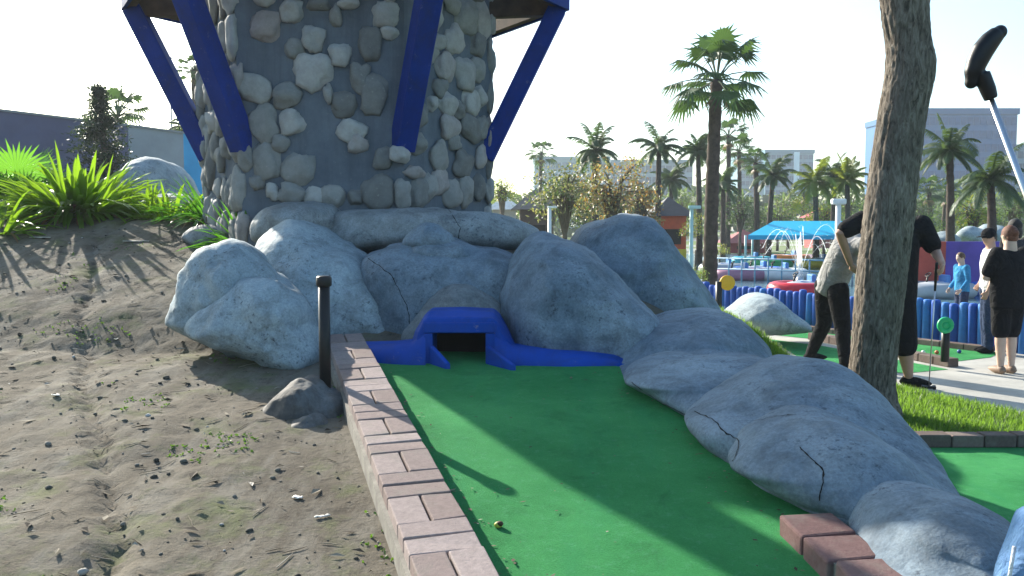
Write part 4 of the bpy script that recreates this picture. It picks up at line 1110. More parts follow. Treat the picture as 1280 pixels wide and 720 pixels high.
# the seated player at the right edge: only a denim knee shows
SEAT = Vector((1.42, 1.72, 0))
def seated():
    g0 = hgt(1.0, 1.75)
    m = MB()
    m.ball((1.60, 1.75, g0+.18), (.36, .34, .30), None, 28, 18, lambda v: Vector((v.x, v.y, min(v.z, .55)))*(1+.07*noise.noise(v*1.5)))
    tag(m.build('boulder', MB_BOULDER, None, True), 'flat topped boulder used as a seat by the denim clad player', 'boulder', BOULD)
    z = g0+.44
    J = dict(pelvis=Vector((1.56, 1.74, z+.02)), chest=Vector((1.58, 1.74, z+.36)), neck=Vector((1.56, 1.74, z+.57)), head=Vector((1.53, 1.74, z+.71)))
    J['shL'] = Vector((1.56, 1.56, z+.51)); J['shR'] = Vector((1.56, 1.92, z+.51))
    G = at(1437, 655, 1.5); J['wrL'] = G+Vector((.085, .0, .0)); J['elL'] = Vector((1.38, 1.47, z+.20)); J['wrR'] = Vector((1.34, 1.96, z+.14)); J['elR'] = Vector((1.54, 2.02, z+.26))
    J['hipL'] = Vector((1.50, 1.65, z)); J['hipR'] = Vector((1.50, 1.84, z)); kl = at(1303, 676, 1.66)
    J['knL'] = Vector((kl.x, 1.66, kl.z)); J['knR'] = Vector((1.20, 1.93, z+.06)); al = at(1278, 800, 1.66); J['anL'] = Vector((al.x-.03, 1.64, g0+.085)); J['anR'] = Vector((1.22, 1.95, g0+.085))
    J['hdL'] = Vector((-1, -.1, 0)); J['palmL'] = Vector((0, -1, .2)); J['curlL'] = 1.25; J['toeL'] = J['toeR'] = Vector((-1, 0, 0))
    jean = NT('washed_denim'); wv = jean.noise(1, 3, .6, coord=jean.scaled(300, 300, 40))
    c = jean.ramp(jean.noise(8, 5, .7), [(.3, (.055, .13, .28)), (.7, (.16, .28, .47))]); jean.color(jean.mix(.35, c, jean.ramp(wv, [(.35, .5), (.65, 1.2)]), 'MULTIPLY'))
    nn = jean.bump(jean.noise(10, 4, .5, dist=.8), .8, .03); jean.bump(wv, .3, .002, nn); jm = jean.fin(.9, .15)
    root = person('seated player in washed blue jeans with only a knee showing at the right edge', J, 1.62, Vector((-1, .15, 0)), SKIN, C_WHITE, jm, hairm('seated_brown_hair', (.06, .035, .02)), .6, 1.97, 1.0)
    # white piping down the leg
    kn = J['knL']; an = J['anL']; m = MB()
    m.tube([kn.lerp(an, t)+Vector((-.068+.01*t, -.03, 0)) for t in (0, .15, .3, .5, .7, .9)], .0035, 8); m.build('white_piping', C_WHITE, root, True)
    return J
SJ = seated()
def held_putter():
    D = 1.5; tip = at(1236, 118, D); far = at(1237+225, 118+600, 1.5)
    root = thing('putter', 'putter held upside down with its black curved head against the sky', 'putter', far, 'putters')
    d = (tip-far).normalized(); a = far
    a2, b, d, hd, n = putter_mesh(a, tip, Vector((-.6, 0, .6)), root, shaft_r=.0056)
    m = MB(); m.tube([at(1239, 124, D), at(1235, 112, D), at(1227, 92, D)], [.0105, .0125, .013], 14)
    pts = [(1214, 104), (1216, 92), (1221, 78), (1228, 64), (1237, 52), (1246, 43), (1250, 39)]
    rs = [.010, .0165, .0195, .0205, .019, .0155, .009]
    m.tube([at(x, y, D) for x, y in pts], rs, 20, True, .8)
    m.ball(at(1214, 103, D), .0105, None, 12, 8); m.ball(at(1250, 40, D), .0115, None, 12, 8)
    remesh(m.build('putter_head', M_BLACK, root, True), .0022, 6)
held_putter()

# ------------------------------------------------------------------ palms and other trees
def frond(m, b, az, el, L, n=22, droop=1.3, lw=.05, ll=.28, vee=.5):
    d = Vector((math.cos(az)*math.cos(el), math.sin(az)*math.cos(el), math.sin(el))); p = Vector(b); st = L/n; pts = []
    for i in range(n+1):
        pts.append((p.copy(), d.copy())); p = p+d*st; d = (d-Vector((0, 0, droop/n*(.4+1.2*i/n)))).normalized()
    m.tube([q for q, _ in pts], [lw*.35*(1-.8*i/n) for i in range(n+1)], 4, False)
    for i in range(3, n+1):
        q, d = pts[i]; s = d.cross(Vector((0, 0, 1)))
        if s.length < 1e-3: s = Vector((1, 0, 0))
        s.normalize(); u = s.cross(d); t = i/n; l = L*ll*(math.sin(math.pi*min(1, t*.85+.12))**.6)*random.uniform(.85, 1.1)
        for g in (-1, 1):
            for k in range(2):
                q2 = q+d*st*.5*k
                dd = (s*g+d*.65-Vector((0, 0, vee*random.uniform(.5, 1.6)))+u*.1).normalized()
                mid = q2+dd*l*.55; tip = mid+(dd-Vector((0, 0, .6))).normalized()*l*.45
                w = d*lw*.22
                m.add([q2-w, q2+w, mid+w*.9, tip, mid-w*.9], [(0, 1, 2, 4), (4, 2, 3)])
def ptrunk(m, b, h, r0, r1, lean=(0, 0), n=26, N=14):
    pts = []; rs = []
    for i in range(n+1):
        t = i/n; pts.append(Vector(b)+Vector((lean[0]*t*t, lean[1]*t*t, h*t))); rs.append(lerp(r0, r1, t)*(1+(.07 if i % 2 else -.05)+.04*random.uniform(-1, 1))*(1.25 if i == 0 else 1))
    m.tube(pts, rs, N); return pts[-1]
PALM = 'palm trees across the park'
def make_feather(name, label, h, L, nf, mat, r=.16, b=(0, 0, 0), lean=(0, 0), elr=(-.5, 1.3), ll=.26, lw=.05):
    root = thing(name, label, 'palm tree', b, PALM); m = MB(); t = ptrunk(m, b, h, r, r*.62, lean); m.build('trunk', M_PALMTRUNK, root, True)
    m = MB()
    for i in range(nf):
        el = lerp(elr[1], elr[0], (i/nf)**.8); frond(m, t+Vector((0, 0, .05)), i*2.4+random.uniform(-.5, .5), el+random.uniform(-.2, .2), L*random.uniform(.65, 1.15), 34, random.uniform(.9, 2.3), lw, ll)
    m.build('crown', mat, root); return root
def make_fan(name, label, h, R_, nf, mat, r=.17, b=(0, 0, 0), lean=(0, 0), skirt=6):
    root = thing(name, label, 'palm tree', b, PALM); m = MB(); t = ptrunk(m, b, h, r, r*.8, lean, 34); m.build('trunk', M_PALMTRUNK, root, True)
    m = MB(); dm = MB()
    for i in range(nf):
        az = i*2.4+random.uniform(-.4, .4); el = lerp(1.45, -.5, (i+.5)/nf)+random.uniform(-.12, .12)
        d = Vector((math.cos(az)*math.cos(el), math.sin(az)*math.cos(el), math.sin(el))); pl = R_*random.uniform(.75, 1.05)
        e = t+d*pl-Vector((0, 0, .12*pl)); m.tube([t, t+d*pl*.5, e], [.022, .018, .012], 4, False)
        d2 = (d-Vector((0, 0, .45))).normalized()
        fan_leaf(m, e, d2, Vector((0, 0, 1)), R_*random.uniform(.62, .8), 18, 1.75, .42, .55, 1.05)
    for i in range(skirt):
        az = i*1.7; d = Vector((math.cos(az)*.5, math.sin(az)*.5, -.8)).normalized(); e = t-Vector((0, 0, .15))+d*R_*.35
        dm.tube([t-Vector((0, 0, .1)), e], [.02, .012], 4, False); fan_leaf(dm, e, d, Vector((math.cos(az), math.sin(az), .3)), R_*.4, 12, 1.4, .3, .5)
    m.build('crown', mat, root)
    if skirt: dm.build('dead_fronds', M_DEADFROND, root)
    return root
ZF = -.5
def foot(px, D, z=ZF): v = at(px, 300, D); return Vector((v.x, D, z))
# the tall near fan palm
b = foot(888, 20, -.45); tz = at(893, 100, 20).z
make_fan('fan_palm', 'tall dark fan palm with thick trunk rising behind the blue log fence', tz-b.z, .84, 25, M_FAN, .16, b, (at(896, 100, 20).x-b.x, 0), 2)
# distant palms: (kind, crown px, crown py, D, crown scale, label)
def stand_palms():
    fanp = featherp = yel = None
    spec = [
        ('f', 912, 170, 46, .95, 'slim fan palm just right of the tall one, thin trunk'),
        ('f', 926, 190, 50, .95, 'slim fan palm, third from the tall trunk, slightly shorter'),
        ('f', 675, 192, 60, .75, 'small lone fan palm silhouetted over the low grey building'),
        ('f', 948, 203, 40, .9, 'dark bushy fan palm standing before the glass tower block'),
        ('e', 876, 190, 34, .8, 'drooping feather palm partly behind the tall dark trunk'),
        ('e', 823, 186, 32, .95, 'feather palm with upswept fronds before the long grey building'),
        ('e', 744, 190, 30, .95, 'feather palm rising out of the pale bare tree'),
        ('e', 840, 226, 44, .75, 'short feather palm low in front of the long grey building'),
        ('e', 962, 222, 36, .85, 'green feather palm left of the glass tower block'),
        ('e', 1192, 190, 24, 1.0, 'large bushy feather palm right of the tree trunk'),
        ('e', 1244, 228, 22, 1.0, 'dark shaggy feather palm nearest the right edge'),
        ('f', 1166, 240, 45, .9, 'small fan palm close to the right of the tree trunk'),
        ('f', 1180, 244, 48, .8, 'thin small fan palm between the trunk and the large bushy palm'),
        ('y', 1022, 228, 34, .9, 'yellowish feather palm left of the white lamp post'),
        ('y', 1062, 226, 34, .95, 'yellow green feather palm behind the white lamp post'),
        ('e', 1042, 222, 42, .8, 'green feather palm between the two yellowish ones'),
        ('f', 152, 146, 24, 1.15, 'fan palm beside the dark conifer behind the grey wall'),
        ('f', 245, 88, 30, .75, 'tall fan palm half hidden by the left brace of the tower'),
        ('e', 243, 165, 26, .7, 'leafy feather palm above the cyan wall beside the tower'),
        ('f', 1003, 243, 70, .8, 'tiny fan palm in front of the glass tower block'),
        ('e', 905, 232, 40, .7, 'low feather palm hugging the tall trunk'),
    ]
    protos = {}
    for k, px, py, D, s, lab in spec:
        c = at(px, py, D); b = Vector((c.x, D, ZF)); h = c.z-b.z
        key = (k, round(h)) 
        if k == 'f': o = make_fan('fan_palm', lab, h, .72*s*D/40 if D > 40 else .62*s, 20, M_FAN, .13, b, (random.uniform(-.2, .2), 0), 4)
        else: o = make_feather('feather_palm', lab, h, 1.12*s*max(1, D/30), 24, M_FEATHER if k == 'e' else M_FEATHER_Y, .13, b, (random.uniform(-.15, .15), 0), lw=.055*max(1, D/30))
stand_palms()

def leafy(name, label, cat, b, h, cr, ch, n, ls, mat, mat2=None, trunk=True, group=None, clumps=26, flatz=.75):
    root = thing(name, label, cat, b, group); m = MB(); b = Vector(b); cc = b+Vector((0, 0, h-ch)); tips = []
    tr = MB()
    if trunk: tr.tube([b, b+Vector((0, 0, (h-ch)*.6)), cc], [.05*h*.55, .04*h*.5, .03*h*.5], 9)
    for i in range(clumps):
        a = random.random()*6.283; el = math.asin(random.uniform(-.35, 1)); rr = random.random()**.4
        q = cc+Vector((math.cos(a)*math.cos(el)*cr*rr, math.sin(a)*math.cos(el)*cr*rr, math.sin(el)*ch*rr)); tips.append(q)
        if trunk: tr.tube([b+Vector((0, 0, (h-ch)*.6)), cc.lerp(q, .4)+Vector((0, 0, .05*h)), q], [.014*h, .009*h, .003*h], 5, False)
    if not tr.v: tr.tube([b, b+Vector((0, 0, h*.4))], [.05, .03], 6)
    tr.build('trunk', M_TWIG, root, True)
    for i in range(n):
        q = random.choice(tips); sg = cr*.2
        c = q+Vector((random.gauss(0, sg), random.gauss(0, sg), random.gauss(0, sg*flatz))); 
        if c.z < b.z+.02: c.z = b.z+.02+random.random()*.1
        u = Vector((random.uniform(-1, 1), random.uniform(-1, 1), random.uniform(-1, 1))).normalized(); v = u.orthogonal().normalized(); l = ls*random.uniform(.6, 1.3)
        m.cur = 1 if mat2 and random.random() < .35 else 0
        m.add([c-u*l, c-v*l*.45, c+u*l, c+v*l*.45], [(0, 1, 2, 3)])
    m.build('crown', [mat, mat2] if mat2 else mat, root); return root
BT = 'trees across the park'
def T(px, pyt, pyb, wpx, D, label, k, n=1500, k2=None, ls=None, trunk=True, cat='tree', name='leafy_tree', group=BT, z=None):
    b = foot(px, D); top = at(px, pyt, D).z; zb = at(px, pyb, D).z if pyb else b.z
    h = top-b.z; ch = (top-zb)*.55; cr = wpx/2/F*D*.85
    return leafy(name, label, cat, b, h, cr, ch, n, ls or cr*.075, M_BUSH[k], M_BUSH[k2] if k2 else None, trunk, group)
T(706, 200, 300, 100, 24, 'pale sparse tree with bare branches, left one behind the peaked boulder', 'pale', 1700, 'green', .055)
T(766, 190, 300, 110, 25, 'pale sparse tree with tan tints, taller one behind the peaked boulder', 'pale', 1900, 'orange', .055)
T(800, 225, 300, 60, 28, 'rusty yellow sparse tree right of the pale pair', 'orange', 800, 'pale', .07)
T(628, 222, 262, 44, 40, 'yellow green round tree just right of the stone tower', 'lime', 1100, 'yellow')
T(655, 240, 275, 50, 60, 'dull green tree under the lone fan palm', 'green', 900)
T(1000, 248, 275, 34, 30, 'yellow flowering bush above the blue canopy', 'yellow', 700, 'lime', None, False, 'bush', 'bush')
T(925, 238, 300, 52, 42, 'dark round tree just right of the tall palm trunk', 'dark', 1200, 'green')
T(945, 250, 300, 40, 45, 'second dark tree left of the blue canopy', 'dark', 900, 'green')
T(985, 235, 285, 44, 55, 'grey brown sparse tree before the glass tower block', 'pale', 500, 'dark')
T(1060, 232, 285, 60, 60, 'broad dull tree behind the white lamp post', 'green', 1300, 'lime')
T(1215, 240, 300, 60, 30, 'bright green bushy tree between the two shaggy palms', 'lime', 1500, 'yellow')
T(1165, 262, 305, 44, 32, 'bright green bush right beside the trunk', 'lime', 900, 'green', None, False, 'bush', 'bush')
T(1268, 232, 310, 50, 34, 'mid green tree at the right edge behind the people', 'green', 1200, 'lime')
T(870, 268, 305, 40, 30, 'low green bush at the foot of the tall palm', 'green', 700, 'yellow', None, False, 'bush', 'bush')
T(872, 335, 356, 36, 17.5, 'lime green shrub at the left end of the blue fence', 'lime', 700, 'yellow', None, False, 'bush', 'bush')
T(900, 305, 322, 30, 34, 'small yellow palm like bush before the red hut', 'yellow', 500, 'lime', None, False, 'bush', 'bush')
T(236, 152, 200, 46, 22, 'loose green shrub at the cyan end of the wall beside the tower', 'green', 700, 'lime')
for px_, pt_, w_, D_, k_, k2_, lab_ in (
    (690, 222, 60, 48, 'green', 'dark', 'round green tree under the grey flat roofed building'), (735, 232, 70, 52, 'dark', 'green', 'dark spreading tree behind the pale bare trees'),
    (852, 236, 46, 50, 'green', 'lime', 'green tree below the right end of the long grey building'), (905, 225, 40, 55, 'green', 'dark', 'dull tree between the slim fan palms'),
    (972, 246, 50, 52, 'green', 'lime', 'low spreading tree at the foot of the glass tower block'), (1030, 240, 56, 46, 'lime', 'yellow', 'light green tree behind the yellowish feather palm'),
    (1090, 240, 60, 42, 'green', 'lime', 'green tree right behind the leaning trunk'), (1150, 246, 50, 44, 'dark', 'green', 'dark tree just right of the leaning trunk'),
    (1235, 250, 60, 40, 'green', 'dark', 'dark green tree behind the shaggy palms'), (780, 250, 60, 40, 'green', 'orange', 'tawny green tree under the long grey building')):
    T(px_, pt_, 300, w_, D_, lab_, k_, 1300, k2_)
def conifer():
    D = 15.6; b = foot(136, D); top = at(122, 104, D); h = top.z-b.z
    root = thing('conifer', 'dark narrow conifer with a bent tip in front of the purple wall', 'tree', b, BT)
    m = MB(); m.tube([b, b+Vector((0, 0, h*.6)), top], [.12, .07, .015], 8); m.build('trunk', M_TWIG, root, True)
    m = MB()
    for i in range(300):
        t = random.random()**.9; z = lerp(.9, h*.98, t); a = random.random()*6.28; l = (lerp(.62, .5, t/.76) if t < .76 else lerp(.34, .05, (t-.76)/.24)*(.6+.8*abs(math.sin(t*42))))*random.uniform(.4, 1.1); c = b.lerp(top, z/h); c.z = b.z+z
        e = c+Vector((math.cos(a)*l, math.sin(a)*l, .15*l))
        for k in range(26):
            q = c.lerp(e, random.uniform(.1, 1))+Vector((random.gauss(0, .05), random.gauss(0, .05), random.gauss(0, .04))); u = Vector((random.uniform(-1, 1), random.uniform(-1, 1), random.uniform(-.3, .8))).normalized()*.09; s = u.orthogonal().normalized()*.014
            m.add([q-s, q+s, q+u], [(0, 1, 2)])
    m.build('crown', M_BUSH['conifer'], root)
conifer()
def far_wood():
    m = MB()
    for i in range(2600):
        px = random.uniform(-300, 1700); D = random.uniform(95, 130); b = foot(px, D); hh = 5.0+2.0*fbm(px*.012, 3, 1, 3)+random.gauss(0, .3)
        for k in range(6):
            c = b+Vector((random.gauss(0, .9), random.gauss(0, .9), random.random()**.7*hh)); u = Vector((random.uniform(-1, 1), random.uniform(-1, 1), random.uniform(-1, 1))).normalized(); v = u.orthogonal().normalized(); l = random.uniform(.35, .8)
            m.cur = random.choice((0, 0, 1)); m.add([c-u*l, c-v*l*.6, c+u*l, c+v*l*.6], [(0, 1, 2, 3)])
    o = m.build('far_wood', [M_BUSH['green'], M_BUSH['dark']], None, False, (0, 0, 0)); stuff(o); tag(o, 'far belt of mixed trees closing the view across the park', 'trees')
far_wood()

# ------------------------------------------------------------------ wall on the left, poles, buildings
def build_wall():
    a = at(-160, 120, 14.4); b = at(160, 158, 17.9); c = at(229, 167, 19.0); d = at(300, 175, 20.3)
    root = thing('boundary_wall', 'long tall wall painted purple, grey and cyan behind the left plants', 'wall', ((a+d)/2).xy.to_3d()+Vector((0, 0, ZF)))
    for p, q, nm, mt in ((a, b, 'purple_panel', plain('purple_render', (.12, .115, .19), .85, .15, 2, .2)), (b, c, 'grey_panel', plain('pale_grey_render', (.30, .31, .34), .85, .12, 2, .2)), (c, d, 'cyan_panel', plain('cyan_render', (.05, .33, .62), .85, .12, 2, .2))):
        m = MB(); n = Vector((-(q-p).y, (q-p).x, 0)).normalized()*.2
        m.hexa([Vector((p.x, p.y, ZF)), Vector((q.x, q.y, ZF)), Vector((q.x+n.x, q.y+n.y, ZF)), Vector((p.x+n.x, p.y+n.y, ZF)), p, q, q+n, p+n]); pn = m.build(nm, mt, root)
        m = MB(); s = Vector((0, 0, .04)); e = n*.15; m.hexa([p-e, q-e, q+n+e, p+n+e, p-e+s, q-e+s, q+n+e+s, p+n+e+s]); m.build('coping', plain('coping', (.25, .25, .27), .9, .2), pn)
build_wall()
def pole(name, px, py0, py1, D, r, label, mat, head=None):
    b = foot(px, D, ZF); t = at(px, py0, D); root = thing(name, label, 'lamp post', b, 'lamp posts')
    m = MB(); m.tube([b, Vector((b.x, b.y, b.z+.1)), Vector((b.x, b.y, t.z))], [r*1.3, r, r*.85], 12); po = m.build('pole', mat, root, True)
    if head:
        w, hh, dx = head; c = Vector((b.x+dx, b.y, t.z)); m = MB(); m.box(c, (w, w*.55, hh)); bevel(m.build('lamp_head', mat, po), hh*.25)
    return root
M_POLE_G = plain('pale_green_paint', (.42, .60, .56), .5, .1)
pole('street_lamp', 1047, 252, 300, 26, .085, 'white lamp post with a box head beside the blue canopy', M_WHITE, (.40, .16, 0))
pole('street_lamp', 864, 259, 320, 26, .06, 'pale green lamp post with a short arm left of the tall palm', M_POLE_G, (.34, .09, .08))
pole('street_lamp', 687, 259, 300, 22, .05, 'thin white lamp post rising behind the boulders at centre', M_WHITE, (.22, .05, .06))
pole('street_lamp', 218, 72, 165, 40, .045, 'thin tall lamp pole above the left wall', plain('grey_pole', (.3, .3, .32), .5), (.7, .08, -.3))

def m_glass(name, c, sx, sz, frame_c):
    t = NT(name); br = t.new('ShaderNodeTexBrick'); br.offset = 0
    mp = t.new('ShaderNodeMapping'); mp.inputs['Rotation'].default_value = (rad(90), 0, 0); 
    t.link(t.tc.outputs['Object'], mp.inputs['Vector']); t.link(mp.outputs['Vector'], br.inputs['Vector'])
    br.inputs['Scale'].default_value = 1; br.inputs['Brick Width'].default_value = sx; br.inputs['Row Height'].default_value = sz; br.inputs['Mortar Size'].default_value = sz*.09
    br.inputs['Color1'].default_value = (*c, 1); br.inputs['Color2'].default_value = (*[x*.72 for x in c], 1); br.inputs['Mortar'].default_value = (*frame_c, 1)
    t.color(br.outputs['Color']); return t.fin(.35, .4)
def block(name, label, x0, x1, yt, D, depth, floors, bays, wallc, glassc, extras=()):
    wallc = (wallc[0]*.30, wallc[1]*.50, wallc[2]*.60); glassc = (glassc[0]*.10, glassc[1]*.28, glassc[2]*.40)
    a = at(x0, yt, D); b = at(x1, yt, D); z0 = ZF; z1 = a.z; W = b.x-a.x; H = z1-z0
    root = thing(name, label, 'building', ((a.x+b.x)/2, D+depth/2, z0), 'buildings beyond the park')
    m = MB(); m.hexa([Vector((x, y, z)) for z in (z0, z1) for x, y in ((a.x, D), (b.x, D), (b.x, D+depth), (a.x, D+depth))]); m.build('wall', plain(name+'_wall_'+label.split()[0], wallc, .8, .08, .3, 0), root)
    wallo = kids(root)[0]
    gm = plain('glass_'+label.split()[0], glassc, .4, .25, .8, 0, spec=.2); fh = H/floors; bw = W/bays
    # ribbon of windows per storey, one pane mesh per storey
    for f in range(floors):
        m = MB(); zc = z0+(f+.5)*fh
        for k in range(bays): m.box((a.x+(k+.5)*bw, D-.02, zc), (bw*.82, .12, fh*.58))
        m.build('window_band', gm, root)
    m = MB(); m.hexa([Vector((x, y, z)) for z in (z1, z1+.05*H) for x, y in ((a.x-.2, D-.3), (b.x+.2, D-.3), (b.x+.2, D+depth), (a.x-.2, D+depth))]); m.build('parapet', plain('parapet_'+label.split()[0], tuple(x*.9 for x in wallc), .8, .08, .3, 0), wallo)
    for (p0, p1, q0, q1, c) in extras:
        u = at(p0, q0, D-.5); v = at(p1, q1, D-.5); m = MB(); m.hexa([Vector((x, y, z)) for z in (v.z, u.z) for x, y in ((u.x, D-.5), (v.x, D-.5), (v.x, D+1), (u.x, D+1))]); m.build('bay', plain('bay_'+str(p0), c, .5, .1, .3, 0), root)
    return root
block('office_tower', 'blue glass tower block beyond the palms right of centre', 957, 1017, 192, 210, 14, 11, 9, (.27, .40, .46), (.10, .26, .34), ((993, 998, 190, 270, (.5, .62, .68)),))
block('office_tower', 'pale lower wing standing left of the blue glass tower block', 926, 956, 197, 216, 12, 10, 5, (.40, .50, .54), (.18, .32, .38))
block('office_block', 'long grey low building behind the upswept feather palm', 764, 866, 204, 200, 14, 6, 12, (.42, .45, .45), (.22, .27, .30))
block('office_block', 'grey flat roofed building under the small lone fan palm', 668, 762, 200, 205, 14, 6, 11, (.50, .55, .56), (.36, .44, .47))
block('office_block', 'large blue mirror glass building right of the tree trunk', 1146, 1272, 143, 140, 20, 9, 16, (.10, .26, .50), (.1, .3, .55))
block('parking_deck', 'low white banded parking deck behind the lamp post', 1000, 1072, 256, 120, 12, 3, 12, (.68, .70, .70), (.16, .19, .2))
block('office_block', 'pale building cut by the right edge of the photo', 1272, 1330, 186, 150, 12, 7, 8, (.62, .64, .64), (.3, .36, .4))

# ------------------------------------------------------------------ boating pond across the fence
ZP = -.55
def m_water():
    t = NT('pond_water'); t.color((.10, .19, .24)); t.bump(t.noise(3.5, 4, .6, coord=t.scaled(1, 1, 1)), .5, .06); return t.fin(.12, .5)
flat('pond_water', [(4.0, 17.3), (30, 15.4), (30, 46), (3.5, 46)], ZP+.16, m_water())
def canopy():
    D0, D1 = 30, 34; zt = at(960, 276, D0).z; ze = at(960, 294, D0).z
    x0 = at(935, 294, D0).x; x1 = at(1085, 294, D0).x
    root = thing('shade_canopy', 'bright cyan hipped shade canopy over the boating pond', 'canopy', ((x0+x1)/2, 32, ZP))
    mc = plain('cyan_fabric', (.0, .36, .58), .6, .06, .5, .05); xb0 = at(944, 294, D1).x; xb1 = at(1120, 294, D1).x; e = [Vector((x, y, ze)) for x, y in ((x0, D0), (x1, D0), (xb1, D1), (xb0, D1))]; r0 = Vector(((x0+xb0)/2+.75, 32, zt)); r1 = Vector(((x1+xb1)/2-.75, 32, zt))
    m = MB(); m.add(e+[r0, r1], [(0, 1, 5, 4), (1, 2, 5), (2, 3, 4, 5), (3, 0, 4)]); dz = Vector((0, 0, -.14)); 
    m.add(e+[v+dz for v in e], [(i, (i+1) % 4, 4+(i+1) % 4, 4+i) for i in range(4)]); m.build('canopy_fabric', mc, root)
    for v in e:
        m = MB(); q = Vector((v.x*.985+.04, v.y, ZP)); m.tube([q, Vector((q.x, q.y, ze))], .04, 10); m.build('canopy_post', M_POLE_G, root, True)
canopy()
def boats():
    cols = [('red', (.55, .02, .04)), ('white', (.7, .7, .7)), ('blue', (.03, .12, .5)), ('yellow', (.7, .5, .03)), ('pink', (.35, .16, .24)), ('cyan', (.05, .45, .6)), ('purple', (.14, .06, .22)), ('orange', (.7, .2, .03)), ('grey', (.35, .37, .4)), ('green', (.04, .35, .12))]
    spots = [(1006, 352, 19.2, 'red', 'red bumper boat peeping over the fence beside the stooping woman'), (975, 343, 25, 'white', 'white bumper boat near the foot of the fountain'), (948, 340, 26, 'blue', 'blue bumper boat left of the fountain'), (925, 342, 25, 'pink', 'pink bumper boat behind the left part of the fence'), (905, 336, 28, 'grey', 'grey bumper boat near the tall palm trunk'),
             (1160, 345, 21, 'pink', 'pink bumper boat behind the man with the putter'), (1172, 356, 19, 'grey', 'slate grey bumper boat under the hand of the man in black'), (1186, 346, 23, 'white', 'white bumper boat left of the child in blue'), (940, 326, 34, 'cyan', 'cyan bumper boat under the left end of the canopy'), (988, 322, 36, 'orange', 'orange bumper boat in the shade of the canopy'), (1024, 328, 32, 'yellow', 'yellow bumper boat right of the fountain under the canopy'), (962, 331, 31, 'green', 'green bumper boat in the middle of the pond'), (1222, 350, 20, 'blue', 'blue bumper boat right of the child')]
    cm = dict(cols)
    proto = {}
    for px, py, D, c, lab in spots:
        b = at(px, py, D); b.z = ZP+.17
        root = thing('bumper_boat', lab, 'boat', b, 'bumper boats on the pond')
        m = MB(); pts = [b+Vector((math.cos(2*math.pi*i/28)*.62, math.sin(2*math.pi*i/28)*.5, .13)) for i in range(29)]; m.tube(pts, .16, 12, False); m.build('bumper_tube', plain('tube_'+c+lab[-3:], cm[c], .4, .1), root, True)
        m = MB(); m.ball(b+Vector((0, 0, .16)), (.5, .4, .16), None, 18, 8); m.build('hull', M_BOATH, root, True); m = MB(); m.box(b+Vector((.14, 0, .34)), (.10, .36, .22)); m.box(b+Vector((0, 0, .27)), (.3, .36, .08)); bevel(m.build('seat', M_BOATB, root), .03, 3)
        m = MB(); m.tube([b+Vector((-.25, 0, .2)), b+Vector((-.2, 0, .45))], .02, 8); m.tube([b+Vector((-.2+.1*math.cos(q*.5236)*.4, .1*math.sin(q*.5236), .45+.04*math.cos(q*.5236))) for q in range(13)], .012, 6, False); m.build('steering_wheel', M_BLACK, root, True)
M_BOATB = plain('boat_blue', (.06, .2, .5), .4, .1); M_BOATH = plain('boat_hull', (.42, .45, .48), .4, .1)
boats()
def fountain():
    b = at(1000, 352, 23); b.z = ZP+.17
    root = thing('fountain', 'fountain throwing thin white arcs of water above the fence', 'fountain', b)
    t = NT('spray'); t.b.inputs['Base Color'].default_value = (.9, .95, 1, 1); tr = t.new('ShaderNodeBsdfTransparent'); ms = t.new('ShaderNodeMixShader'); ms.inputs['Fac'].default_value = .28
    tl = t.new('ShaderNodeBsdfTranslucent'); tl.inputs['Color'].default_value = (.95, .97, 1, 1)
    t.link(tr.outputs[0], ms.inputs[1]); t.link(tl.outputs[0], ms.inputs[2]); t.link(ms.outputs[0], t.out.inputs['Surface'])
    m = MB()
    for i in range(10):
        a = math.pi*2*i/10; h = random.uniform(.75, 1.2); R_ = random.uniform(.7, 1.25); pts = []
        for k in range(15):
            u = k/14*.9; pts.append(b+Vector((math.cos(a)*R_*u, math.sin(a)*R_*u*.8, .15+4*h*u*(1-u*.9))))
        m.tube(pts, [.003+.005*k/14 for k in range(15)], 5, False)
        for k in range(14):
            q = random.choice(pts[6:]); q = q+Vector((random.gauss(0, .05), random.gauss(0, .05), random.gauss(0, .06))); m.ball(q, .008, None, 4, 3)
    for k in range(5):
        m.tube([b+Vector((random.gauss(0, .04), 0, .1)), b+Vector((random.gauss(0, .12), 0, 1.1+.2*random.random()))], [.02, .012], 5, False)
    m.build('water_jets', t.fin(.2), root, True)
    m = MB(); m.tube([b, b+Vector((0, 0, .18))], [.14, .08], 14); m.build('nozzle', M_STEEL, root, True)
fountain()
def railing():
    a = foot(880, 24.5); b = foot(1290, 20.5); a.z = b.z = ZP+.16; d = b-a; root = thing('dock_railing', 'thin pale blue railing crossing the pond behind the log fence', 'railing', (a+b)/2)
    mt = plain('rail_blue', (.16, .32, .46), .5, .1)
    n = 22
    for i in range(n+1):
        q = a.lerp(b, i/n); m = MB(); m.tube([q, q+Vector((0, 0, .62))], .022, 8); m.build('baluster', mt, root, True)
    for h in (.32, .60):
        m = MB(); m.tube([a+Vector((0, 0, h)), b+Vector((0, 0, h))], .02, 8); m.build('rail', mt, root, True)
railing()
